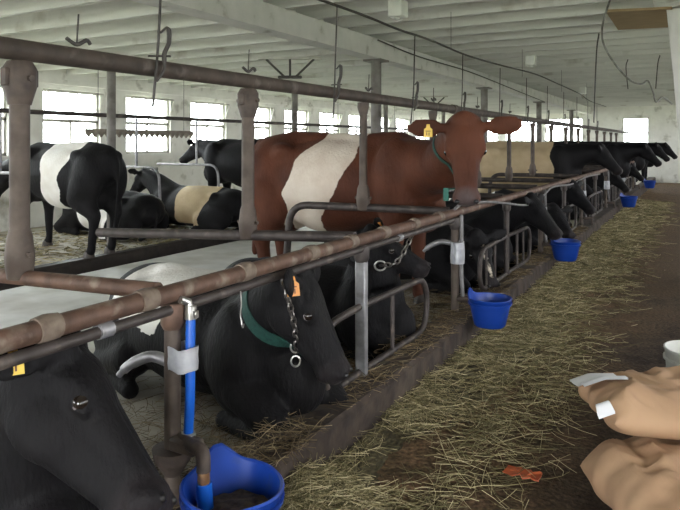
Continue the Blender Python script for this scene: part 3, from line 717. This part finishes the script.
# red standing cow
cr = make_cow('cow', 'stand', M['red_hide'], 'red-brown cow standing broadside with wide white belt, face turned to the camera', (-2.75, 5.10, SF), 0, 1.1,
              head=(at(464, 118, 4.55), at(467, 212, 4.42), V((.30, -.95, .12))), belt=lambda x, z, y: belt_fn(-.30, .13, -.65, -.40, 1.1, .035, 3)(x, z, y) * np.clip((x + .45 + .03 * np.sin(z * 15)) / .02, 0, 1), vox=.016, smooth=3, hs=1.05, tagcol='yellow', tag_side=-1, ear_up=.05, ear_drop=.08,
              neck_mid=(-1.75, 4.85, 1.27), ear_len=.12)
Ar = collar(cr, .55, .024)
c4 = make_cow('cow', 'lie', M['black_hide'], 'black cow lying behind the hoop gate with painted face sheen, next to the red cow', (-2.62, 5.98, SF), math.radians(-10), .95,
              head=(at(478, 232, 5.72), at(497, 283, 5.5), V((.6, -.5, .6))), vox=.02, smooth=4, face_sheen=True)
# a pair of patterns for the cows further along
lie = make_cow('cow', 'lie', M['black_hide'], 'black cow lying in the stall beyond the cow with the painted face sheen', (-2.55, 6.93, SF), math.radians(-6), .95, vox=.024, smooth=4)
lie_y = [8.35, 9.65, 12.6, 14.1, 16.9, 18.42, 21.4]
lie2 = make_cow('cow', 'lie', M['black_hide'], 'black cow lying in the far stalls, second in line beyond the hoop gates', (-2.5, 8.35, SF), 0, .93, vox=.024, smooth=4, hs=1.0,
                head=(V((1.02, -.12, .70)), V((1.30, -.36, .40)), V((.5, -.2, .8))), world_head=False)
lie_y = lie_y[1:]; lie2['root']['group'] = 'black cows lying in the far stalls'
for i, y in enumerate(lie_y):
    o = copy_tree((lie if i % 2 == 0 else lie2)['root']); o.location = ((-2.55 if i % 2 == 0 else -2.68) + .04 * random.uniform(-1, 1), y, SF); o.rotation_euler = (0, 0, math.radians(random.uniform(-14, 6)))
    o['label'] = 'black cow lying in the far stalls, %s in line beyond the hoop gates' % ORD[i + 2]
    o['group'] = 'black cows lying in the far stalls'
lie['root']['group'] = 'black cows lying in the far stalls'
cream = make_cow('cow', 'stand', M['cream_hide'], 'standing cow with broad cream belt behind the ear of the red cow', (-2.55, 11.2, SF), 0, 1.05,
                 belt=belt_fn(-.80, .42, 0, 0, 1, .03, 5, .45), vox=.026, smooth=4)
stand = make_cow('cow', 'stand', M['black_hide'], 'black cow standing broadside in the far row, right of the cream belted cow', (-2.2, 15.4, SF), 0, 1.06, vox=.026, smooth=4)
for i, (x, y, r, lab) in enumerate(((-2.2, 19.7, 0, 'black cow standing far down the row, head raised over the aisle'), (-2.1, 22.8, .05, 'farthest black cow standing by the end wall'))):
    o = copy_tree(stand['root']); o.location = (x, y, SF); o.rotation_euler = (0, 0, r); o['label'] = lab
# left row
make_cow('cow', 'stand', M['snow_hide'], 'black cow with white belt standing across the alley, rump to the camera', (-6.95, 5.42, .1), PI, 1.0,
         head=(V((1.02, .1, 1.10)), V((1.30, .12, .72)), V((.6, 0, .6))), world_head=False, belt=belt_fn(-.36, .03, .35, -.1, 1.0, .03, 7), vox=.02, smooth=5)
make_cow('cow', 'lie', M['snow_hide'], 'lying cow with clean white belt seen behind the legs of the standing belted cow', (-7.5, 6.62, .1), PI + .03, 1.0, belt=belt_fn(-.35, .28, 0, 0, .4, .02, 4, .03), vox=.024, smooth=4)
make_cow('cow', 'lie', M['cream_hide'], 'black cow with cream belt lying across the alley beside the curved dividers', (-6.88, 7.8, .1), PI, 1.02, belt=belt_fn(-.46, .14, .15, .1, .5, .03, 6, .12), vox=.022, smooth=4)
make_cow('cow', 'stand', M['black_hide'], 'black cow standing across the alley under the windows, behind the red cow', (-6.95, 9.1, .1), PI, 1.05, vox=.026, smooth=4,
         head=(V((.98, 0, 1.34)), V((1.34, .05, 1.08)), V((.4, 0, 1))), world_head=False)

# ------------------------------------------------------------------ chains
def chain(name, pts, lab, link=.035, r=.0042, sag=None):
    pts = [V(p) for p in pts]; path = spline(pts, 10)
    seg = [0]
    for a, b in zip(path[:-1], path[1:]): seg.append(seg[-1] + (b - a).length)
    tot = seg[-1]; n = max(2, int(tot / (link * .78))); mb = MB()
    def pos(t):
        t = max(0, min(tot, t)); k = max(j for j in range(len(seg)) if seg[j] <= t + 1e-9); k = min(k, len(path) - 2)
        f = (t - seg[k]) / max(1e-6, seg[k + 1] - seg[k]); return path[k].lerp(path[k + 1], f)
    for i in range(n):
        t = tot * (i + .5) / n; c = pos(t); ax = (pos(t + .01) - pos(t - .01)).normalized(); up = V((.3, .9, .2)); sd = (up - ax * up.dot(ax)).normalized()
        if i % 2: sd = ax.cross(sd)
        ring = []
        for j in range(10):
            a = 2 * PI * j / 10; ring.append(c + ax * math.cos(a) * link * .5 + sd * math.sin(a) * link * .3)
        mb.tube(ring, r, 6, closed=True)
    return tag(mb.build(name, M['chain'], loc=pts[0]), lab, 'chain')
def collar_pt(cow, A, target):
    w = [cow['base'] @ V(p) for p in A[:, 2]]; return min(w, key=lambda p: (p - target).length)
q2 = collar_pt(c2, A2, at(287, 368, 2.7))
chain('tether_chain', [(XR1 + .02, 2.33, .868), V((XR1 + .02, 2.33, .868)).lerp(q2, .6) + V((.03, -.02, 0)), q2 + V((.012, -.012, -.005))], 'steel chain hanging from the rail to the green collar', .04, .005)
rg = MB()
for k_, (dz, r_) in enumerate(((.02, .026), (-.045, .024))):
    rg.tube([q2 + V((.012, -.02, dz)) + V((.7 * r_ * math.cos(a), .5 * r_ * math.cos(a), r_ * math.sin(a))) for a in [2 * PI * j / 16 for j in range(16)]], .0045, 6, closed=True)
tag(rg.build('collar_ring', M['clamp'], loc=q2), 'pair of shiny steel rings on the green collar', 'ring')
q3 = collar_pt(c3, A3, at(386, 284, 4.1))
chain('tether_chain', [(XR1, 3.82, .87), V((XR1, 3.82, .87)).lerp(q3, .55) + V((.03, -.02, -.06)), q3 + V((.015, -.015, 0))], 'long chain slanting from the rail to the cow in front of the red cow', .045, .0055)
o = MB().tube([q3 + V((.02, -.025, .0)) + V((.03 * math.cos(a), .02 * math.cos(a), .03 * math.sin(a))) for a in [2 * PI * j / 16 for j in range(16)]], .006, 6, closed=True).build('collar_ring', M['clamp'], loc=q3)
tag(o, 'steel ring where the slanting chain meets the dark collar', 'ring')
qr = at(446, 188, 4.5); qc = collar_pt(cr, Ar, qr)
tg = MB().box((-.02, -.003, -.09), (.02, .003, 0), c=.005); tg.tube([(0, 0, -.01), tuple(qc - qr)], .005, 6); o = tg.build('collar_tag', M['greentag'], loc=(0, 0, 0), smooth=False); o.location = qr; 
tag(o, 'bright green tag hanging at the throat of the red cow', 'tag')
o = MB().tube(spline([(0, 0, 0), (.004, 0, -.05), (-.002, .002, -.09), (.006, 0, -.13), (.012, 0, -.14), (.016, 0, -.125)], 5), .0025, 6).build('wire_hook', M['clamp']); o.location = (XR1 + .03, 2.02, .875)
tag(o, 'thin wire hook dangling from the rail beside the blue hose', 'wire')

# ------------------------------------------------------------------ hanging rods, wires and fittings under the ceiling
def rod(i, y, big):
    t = thing('hanging_rod', (TX + .06, y, 2.41), '%s thin dark rod hanging from the ceiling past the top rail' % ORD[i], 'rod', 'rods hanging past the top rail')
    ln = random.uniform(-.08, .08)
    MB().tube(spline([(.0, .03, 0), (.0, .02, -.2), (0, 0, -.5), (-.01, -.02 + ln * .3, -.79)], 5), .0065 if big else .0055, 6).build('rod', M['wire'], t)
    sw = MB().tube(spline([(.015, .0, -.44), (.02, .045, -.41), (.02, .05, -.48), (.02, .02, -.54), (.02, .02, -.61), (.02, -.03, -.67)], 5), [.006] * 6 + [.012] * 12 + [.008] * 8, 6)
    if big: sw.tube([(.02, -.08, -.56), (.02, .06, -.545)], .005, 5)
    sw.build('hook', M['wire'], t)
for i, y in enumerate((2.27, 3.97, 5.40, 6.75, 8.25, 9.7, 11.2, 12.7, 14.2, 15.7, 17.2)): rod(i, y, i < 3)
def fit(i, y):
    t = thing('rail_hook', (TX, y, TZ + .045), '%s small rusty hook clipped on top of the top rail' % ORD[i], 'hook', 'hooks on the top rail')
    MB().tube(spline([(0, -.05, .03), (0, 0, .01), (0, .05, .035), (.0, .07, .02)], 4), .009, 6).build('clip', M['wire'], t)
    MB().tube([(0, 0, .005), (0, .01, .14)], .004, 5).build('wire', M['wire'], t)
for i, y in enumerate((1.86, 3.05, 4.62, 6.05, 7.5, 9.0)): fit(i, y)

wp = [V((-2.24, -1.2, 2.44)), V((-2.24, 1.5, 2.42)), V((-2.24, 3.0, 2.41))] + [atx(px, py, -2.24) for px, py in ((360, 14), (400, 30), (430, 40), (466, 55), (500, 65), (535, 74), (556, 83), (580, 94))] + [V((-2.24, 16, 2.43)), V((-2.24, 19, 2.44))]
t = thing('trainer_cable', (0, 0, 0), 'dark sagging cable strung above the top rail, carrying the hanging rods', 'cable')
MB().tube(spline(wp, 6), .011, 6).build('cable', M['wire'], t)
for y in (.9, 3.35, 6.4, 9.46, 12.5, 15.56): MB().tube([(-2.24, y, 2.40), (-2.24, y, 2.80)], .003, 4).build('hanger', M['wire'], t)
gp = [atx(px, py, -3.62) for px, py in ((378, 40), (420, 57), (470, 72), (515, 90), (545, 102))]
tag(MB().tube(spline(gp, 6), .010, 6).build('beam_cable', M['wire']), 'thin dark cable stapled along the side of the white beam', 'cable')
for i, (px, py, w_, lab) in enumerate(((398, 8, .075, 'white electrical box under the joists at the top centre'), (531, 60, .075, 'white electrical box under the joists by the sagging cable'), (583, 90, .07, 'small white lamp holder with bare bulb near the far joists'))):
    p = atz(px, py, 2.73); t = thing('ceiling_box', (p.x, p.y, ZJ), lab, 'box', 'white boxes under the joists')
    MB().box((-w_, -w_, -.16), (w_, w_, 0), c=.01).build('box', M['whiteplastic'], t)
    if i == 2: MB().ell((0, 0, -.22), (.04, .04, .06)).build('bulb', M['bulb'], t)
    else: MB().tube([(0, 0, -.16), (0, 0, -.18)], .03, 10).build('socket', M['whiteplastic'], t)
cp = [atz(612, -6, 2.78), at(606, 12, 6.2), at(602, 30, 6.2), at(604, 45, 6.2), at(615, 64, 6.4), at(630, 80, 6.6), at(641, 84, 6.8), at(648, 81, 7), at(653, 92, 7.2), at(656, 102, 7.4), at(663, 97, 7.5), at(672, 104, 7.6)]
tag(MB().tube(spline(cp, 6), .010, 8).build('loose_cable', M['glintwire']), 'loose dark cable with painted highlights looping down from the brown board on the ceiling', 'cable')
a, b_ = atz(606, 12, 2.77), atz(672, 9, 2.77); c_ = atz(618, 30, 2.77); d_ = atz(674, 27, 2.77)
vs = [a, b_, d_, c_]; vs2 = [v + V((0, 0, .025)) for v in vs]
o = MB().add(vs + vs2, [(3, 2, 1, 0), (4, 5, 6, 7), (0, 1, 5, 4), (1, 2, 6, 5), (2, 3, 7, 6), (3, 0, 4, 7)]).build('plywood_board', M['plywood'], smooth=False, loc=a)
tag(o, 'brown plywood board fixed flat under the joists at the top right', 'board')
p = at(684, 60, 6.5)
o = MB().box((-.11, -.08, 0), (.11, .08, 2.77), Matrix.Rotation(math.radians(0), 4, 'Z')).build('timber_prop', M['girder'], smooth=False)
for v in o.data.vertices:
    v.co.x -= (v.co.z - 1.5) * .10 * CS; v.co.y -= (v.co.z - 1.5) * .10 * SN
o.location = (p.x + .07, p.y, .0)
tag(o, 'white painted timber prop leaning under the joists at the right edge', 'post')
p = atz(668, 4, 2.74); o = MB().box((-.12, -.3, 0), (.35, .12, .055), c=.004).build('white_board', M['whitewash'], smooth=False); o.location = (p.x, p.y, 2.742)
tag(o, 'white board under the joists beside the plywood board', 'board')
for i, (px, d_, ln, lab) in enumerate(((599, 8.0, .34, 'dark wire hanging straight down near the loose cable'), (660, 10, .32, 'short wire curling from the ceiling by the end wall'), (628, 10.5, .30, 'short straight wire hanging between the loose cable and end wall'))):
    p = at(px, 104, d_); o = MB().tube(spline([(0, 0, 0), (-.03, 0, -.08), (-.06 if i != 2 else 0, 0, -ln)], 5), .008, 6).build('hanging_wire', M['wire']); o.location = (p.x, p.y, ZJ if 0 else ZJ - .0)
    o.scale.z = max(1, (ZJ - (H - (145 - 143) / F * d_)) / ln * .8) if i == 0 else 1.6
    tag(o, lab, 'wire')
for i, (px, py, s_, lab) in enumerate(((290, 57, 1, 'three-armed rusty bracket hanging under the left joists'), (434, 96, .8, 'small dark bracket under the joists beyond the white beam'))):
    p = atz(px, py, ZL); t = thing('ceiling_bracket', (p.x, p.y, ZL), lab, 'bracket', 'brackets under the left joists', YAW)
    MB().box((-.42 * s_, -.05, -.03), (.42 * s_, .05, 0)).build('top_bar', M['frame'], t)
    for x in (-.32, 0, .32): MB().tube([(x * s_, 0, -.03), (x * .25 * s_, 0, -.26 * s_)], .015, 6).build('arm', M['wire'], t)
    MB().box((-.16 * s_, -.03, -.29 * s_), (.16 * s_, .03, -.25 * s_), c=.01).build('bottom_plate', M['wire'], t)

# ------------------------------------------------------------------ rail and dividers of the row across the alley
LX, LZ = -7.5, 1.85
o = MB().tube([(0, -2, 0), (0, 25.5, 0)], .03, 10).build('far_rail', M['dark_pipe']); o.location = (LX, 0, LZ); tag(o, 'dark overhead pipe crossing in front of the left windows', 'pipe')
ly = [4.95, 7.15, 8.5, 9.95, 11.4, 12.9, 14.4, 15.9, 17.4]
for i, y in enumerate(ly):
    t = thing('loop_divider', (LX, y, .1), '%s pale pipe loop hanging from the rail in the row across the alley' % ORD[i], 'divider', 'loop dividers across the alley')
    MB().tube([(0, 0, 1.0), (0, 0, LZ - .1 - .031)], .019, 8).build('hanger', M['galv'], t)
    MB().tube(fillet([(-.9, 0, .98), (.46, 0, .985), (.50, 0, .22), (.34, 0, .0)], .2, 7), .02, 10).build('loop', M['galv'], t)
for i, (y0, y1) in enumerate(((6.5, 8.8), (12.0, 14.3), (17.3, 19.1))):
    t = thing('toothed_bar', (-7.85, y0, 1.60), '%s long wooden bar with zigzag teeth hung before the left windows' % ORD[i], 'bar', 'toothed bars before the windows')
    mb = MB(); n = int((y1 - y0) / .115); L_ = y1 - y0
    mb.box((-.015, 0, 0), (.015, L_, .06))
    for k_ in range(n):
        a = k_ * L_ / n; w_ = L_ / n; mb.add([(-.015, a, 0), (-.015, a + w_, 0), (-.015, a + w_ / 2, -.065), (.015, a, 0), (.015, a + w_, 0), (.015, a + w_ / 2, -.065)], [(0, 2, 1), (3, 4, 5), (0, 3, 5, 2), (1, 2, 5, 4), (0, 1, 4, 3)])
    mb.build('toothed_board', M['tooth'], t, False)
    for f in (.1, .9): MB().tube([(0, L_ * f, .06), (0, L_ * f, ZL - 1.6)], .005, 5).build('hanger', M['wire'], t)

# ------------------------------------------------------------------ feed sacks, white pail, scrap
def sack(name, c, size, rz, lab, seed):
    sx, sy, sz = size; nx, ny_ = 84, 56; bm = bmesh.new(); grid = {}
    def ridge(p): return 1 - abs(noise.noise(p)) * 2
    def pt(u, v, side):
        e = max(0, (1 - abs(u) ** 7)) ** .5 * max(0, (1 - abs(v) ** 5)) ** .5
        x, y = u * sx, v * sy * (1 - .10 * abs(u) ** 4)
        w = V((noise.noise(V((x * 2, y * 2, seed))), noise.noise(V((x * 2, y * 2, seed + 5))), 0)) * .12
        z = side * sz * e
        if side > 0:
            a = V((x * 2.2 + w.x * 3 + seed, y * 3.2 + w.y * 3, .3)); b = V((x * 6 + w.y * 8, y * 4 - x * 2 + seed, .7)); g = V((x * 10 + seed, y * 13 + x * 6, 2))
            z += (noise.noise(a) * .055 + (ridge(b) - .6) * .034 + (ridge(g) - .6) * .013) * (.15 + .85 * e)
        x += .02 * noise.noise(V((u * 2, v * 4, seed))); y += .035 * noise.noise(V((u * 3 + seed, v * 2, 1))); 
        return V((x, y, z + sz))
    for side in (1, -1):
        for i in range(nx + 1):
            for j in range(ny_ + 1):
                u, v = math.sin(PI / 2 * (-1 + 2 * i / nx)) * .5 + (-1 + 2 * i / nx) * .5, math.sin(PI / 2 * (-1 + 2 * j / ny_)) * .6 + (-1 + 2 * j / ny_) * .4
                if (i in (0, nx) or j in (0, ny_)) and side == -1: grid[side, i, j] = grid[1, i, j]; continue
                grid[side, i, j] = bm.verts.new(pt(u, v, side))
    for side in (1, -1):
        for i in range(nx):
            for j in range(ny_):
                q = [grid[side, i, j], grid[side, i + 1, j], grid[side, i + 1, j + 1], grid[side, i, j + 1]]
                if side < 0: q.reverse()
                try: bm.faces.new(q)
                except ValueError: pass
    t = thing(name, c, lab, 'sack', 'brown paper feed sacks', rz)
    bmesh.ops.recalc_face_normals(bm, faces=bm.faces[:]); tr = BVHTree.FromBMesh(bm)
    MB().bm(bm).build('bag', M['kraft'], t)
    return t, tr
s1, _ = sack('feed_sack', (.17, 2.86, .0), (.52, .34, .125), .62, 'lower crumpled brown paper feed sack on the floor at the right', 3)
s2, tr2 = sack('feed_sack', (.08, 3.16, .275), (.54, .235, .085), .505, 'upper brown paper feed sack with white torn end, lying on another sack', 11)
for (y0, y1, xi) in ((-.03, .155, .14), (-.19, -.14, .01)):
    vs, fs = [], []; n1, n2 = 12, 8
    for i in range(n1 + 1):
        for j in range(n2 + 1):
            y = y0 + (y1 - y0) * i / n1; x = -.54 - .045 + (xi + .045) * j / n2 + .012 * noise.noise(V((y * 14, 3, j * .2)))
            h = tr2.ray_cast(V((max(x, -.515), y, 1)), V((0, 0, -1)))
            z = h[0].z if h[0] is not None else 0
            vs.append((x, y, z))
    top = [max(.13, max(v[2] for v in vs[i * (n2 + 1):(i + 1) * (n2 + 1)]) + .006) for i in range(n1 + 1)]; top = [max(top[max(0, i - 2):i + 3]) for i in range(n1 + 1)]
    vs = [(x, y, top[k_ // (n2 + 1)] - max(0, -.50 - x) * .35) for k_, (x, y, z) in enumerate(vs)]
    m_ = len(vs); vs += [(x, y, z - .005) for x, y, z in vs]
    for i in range(n1):
        for j in range(n2):
            q = (i * (n2 + 1) + j, (i + 1) * (n2 + 1) + j, (i + 1) * (n2 + 1) + j + 1, i * (n2 + 1) + j + 1); fs.append(q[::-1]); fs.append(tuple(m_ + k_ for k_ in q))
    o = MB().add(vs, fs).build('torn_end', M['white'], s2); o['label'] = 'white inner paper at the torn end'
t = thing('pail', (-.02, 3.98, 0), 'white plastic pail standing behind the brown sacks at the right edge', 'pail')
MB().lathe([(0, 0), (.125, 0), (.13, .01), (.15, .33), (.155, .335), (.155, .345), (.148, .345), (.143, .33), (.123, .02), (0, .02)], n=32).build('tub', M['whiteplastic'], t)
MB().lathe([(.149, .28), (.158, .28), (.158, .295), (.150, .295)], n=32).build('rim_band', M['whiteplastic'], t)
sc_ = bmesh.new(); bmesh.ops.create_grid(sc_, x_segments=8, y_segments=6, size=1)
for v in sc_.verts: v.co = V((v.co.x * .075 + .02 * noise.noise(v.co * 2), v.co.y * .035 + .02 * noise.noise(v.co * 3 + V((4, 0, 0))), .02 + .012 * noise.noise(v.co * 2)))
bmesh.ops.solidify(sc_, geom=sc_.faces[:], thickness=.006)
p = atz(523, 477, 0); o = MB().bm(sc_).build('orange_scrap', M['orange_peel']); o.location = (p.x, p.y, 0); tag(o, 'orange-red scrap lying in the hay on the aisle floor', 'scrap')

# ------------------------------------------------------------------ hay and straw
def blades(name, pts, zf, mat_, lab, lmin=.06, lmax=.22, r=.001, lift=.04):
    vs, fs, tn = [], [], []
    for (x, y) in pts:
        z = zf(x, y); L_ = random.uniform(lmin, lmax); a = random.uniform(0, 2 * PI); t = random.random() ** 1.6
        el = random.gauss(0, .12); cu = random.gauss(0, .38); w = r * random.uniform(.7, 1.7) * (1 + max(0, y - 3) * .12)
        z += random.random() ** 2 * lift + .003; dirx, diry = math.cos(a), math.sin(a)
        p = V((x, y, z)); o = len(vs)
        for k_ in range(4):
            f = k_ / 3; ang = a + cu * (f - .5); p2 = V((x + math.cos(ang) * L_ * (f - .5), y + math.sin(ang) * L_ * (f - .5), max(z + el * L_ * (f - .5) - .25 * L_ * (f - .5) ** 2 * cu * 0, .003)))
            nx_, ny_ = -math.sin(ang), math.cos(ang)
            vs += [(p2.x + nx_ * w, p2.y + ny_ * w, p2.z), (p2.x - nx_ * w, p2.y - ny_ * w, p2.z), (p2.x, p2.y, p2.z + w * 1.3)]
        for k_ in range(3):
            b = o + k_ * 3
            fs += [(b, b + 3, b + 5, b + 2), (b + 2, b + 5, b + 4, b + 1), (b + 1, b + 4, b + 3, b)]
        tn += [t] * 12
    me = bpy.data.meshes.new(name); me.from_pydata(vs, [], fs); me.update(); me.materials.append(mat_)
    at_ = me.attributes.new('tone', 'FLOAT', 'POINT'); at_.data.foreach_set('value', np.array(tn, np.float32))
    o = bpy.data.objects.new(name, me); C.objects.link(o); tag(o, lab, name.split('_')[-1], None, 'stuff'); return o
def hmound(x, y):
    m = .05 * max(0, 1 - (x + 1.42) / .5) + .045 * max(0, noise.noise(V((x * 2.4, y * 1.7, 3)))) * max(0, 1 - (x + 1.4) / 1.0)
    if y < 2.3: m += .07 * max(0, 1 - (x + 1.42) / .35)
    m *= 1 - math.exp(-(((x + 1.14) / .17) ** 2 + ((y - 2.8) / .5) ** 2))
    return m * max(0, min(1, (-.35 - x) / .2))
pts = []
while len(pts) < 26000:
    y = 1.6 + (random.random() ** 2.0) * 16; u = random.random()
    x = -1.40 + abs(random.gauss(0, .40))
    nn = noise.noise(V((x * 2.0, y * 1.3, 7))) + .8 * noise.noise(V((x * 6, y * 5, 2)))
    bare = math.exp(-(((x + 1.16) / .16) ** 2 + ((y - 2.75) / .42) ** 2))
    if x > .0 or (x > -.5 and 2.25 < y < 3.7) or random.random() > .62 + .7 * nn - .95 * bare - 1.5 * max(0, (x + .75)): continue
    pts.append((x, y))
# a matted layer under the loose stalks
hb = bmesh.new(); gx, gy = 46, 200; gv = {}
for i in range(gx + 1):
    for j in range(gy + 1):
        x = -1.42 + 1.15 * i / gx; y = 1.2 + 11 * (j / gy) ** 1.5; z = hmound(x, y) - .012 + .008 * noise.noise(V((x * 30, y * 30, 0)))
        gv[i, j] = hb.verts.new((x, y, z))
for i in range(gx):
    for j in range(gy):
        q = [gv[i, j], gv[i + 1, j], gv[i + 1, j + 1], gv[i, j + 1]]
        if max(v.co.z for v in q) > .002: hb.faces.new(q)
M['mat_hay'] = mat('hay_mat', (.11, .09, .045), (.05, .042, .02), 60, .95, bump=.9, stretch=(1, .5, 1), detail=8, c3=(.05, .04, .02), c3_scale=9, c3_lo=.5, c3_hi=.65)
o = MB().bm(hb).build('hay_layer', M['mat_hay']); tag(o, 'matted layer of hay against the curb on the aisle floor', 'hay', None, 'stuff')
blades('loose_hay', pts, hmound, M['hay'], 'loose green and tan hay strewn along the aisle beside the curb')
pts = [(-1.7 - abs(random.gauss(0, .5)), 1.2 + random.random() ** 1.4 * 8) for _ in range(6000)]
blades('bedding_straw', [p for p in pts if p[0] > -3.25], lambda x, y: .052, M['straw'], 'tan straw bedding under the cows behind the curb', lift=.05)
pts = [(random.uniform(-1.67, -1.43), 1.2 + random.random() ** 1.4 * 9) for _ in range(4200)]
blades('curb_straw', [p for p in pts if random.random() < .55 + noise.noise(V((0, p[1] * 2.5, 0)))], lambda x, y: .203, M['straw'], 'wisps of straw lying on top of the curb', .05, .17, lift=.02)
pts = [(random.uniform(-8.8, -6.3), random.uniform(3.5, 10)) for _ in range(2500)]
blades('platform_straw', pts, lambda x, y: .10, M['hay'], 'chopped straw on the platform across the alley', .05, .2, r=.003, lift=.02)

# ------------------------------------------------------------------ light and camera
w = bpy.data.worlds.new('World'); SC.world = w; w.use_nodes = True
N, L = w.node_tree.nodes, w.node_tree.links
bg = N['Background']; bg.inputs['Color'].default_value = (.93, .96, 1.0, 1); bg.inputs['Strength'].default_value = 20.0
for (axis, pos, u, z, wd, ht, inward) in portals:
    l = bpy.data.lights.new('window_light', 'AREA'); l.shape = 'RECTANGLE'; l.size = wd; l.size_y = ht; l.cycles.is_portal = True
    o = bpy.data.objects.new('window_light', l); C.objects.link(o)
    if axis == 'x': o.location = (pos, u, z); o.rotation_euler = V((-inward, 0, 0)).to_track_quat('Z', 'Y').to_euler()
    else: o.location = (u, pos, z); o.rotation_euler = V((0, -inward, 0)).to_track_quat('Z', 'Y').to_euler()
cam = bpy.data.cameras.new('Camera'); co_ = bpy.data.objects.new('Camera', cam); C.objects.link(co_)
co_.location = (0, 0, H); co_.rotation_euler = (PI / 2, 0, YAW); cam.sensor_width = 36; cam.lens = 36 * F / 680; cam.shift_y = -112 / 680; cam.clip_start = .02
SC.camera = co_
SC.view_settings.view_transform = 'Standard'; SC.view_settings.look = 'None'; SC.view_settings.exposure = .4; SC.view_settings.gamma = 1; SC.view_settings.use_curve_mapping = False
SC.cycles.use_denoising = True
SC.cycles.max_bounces = 10; SC.cycles.diffuse_bounces = 6; SC.cycles.glossy_bounces = 3; SC.cycles.transparent_max_bounces = 8
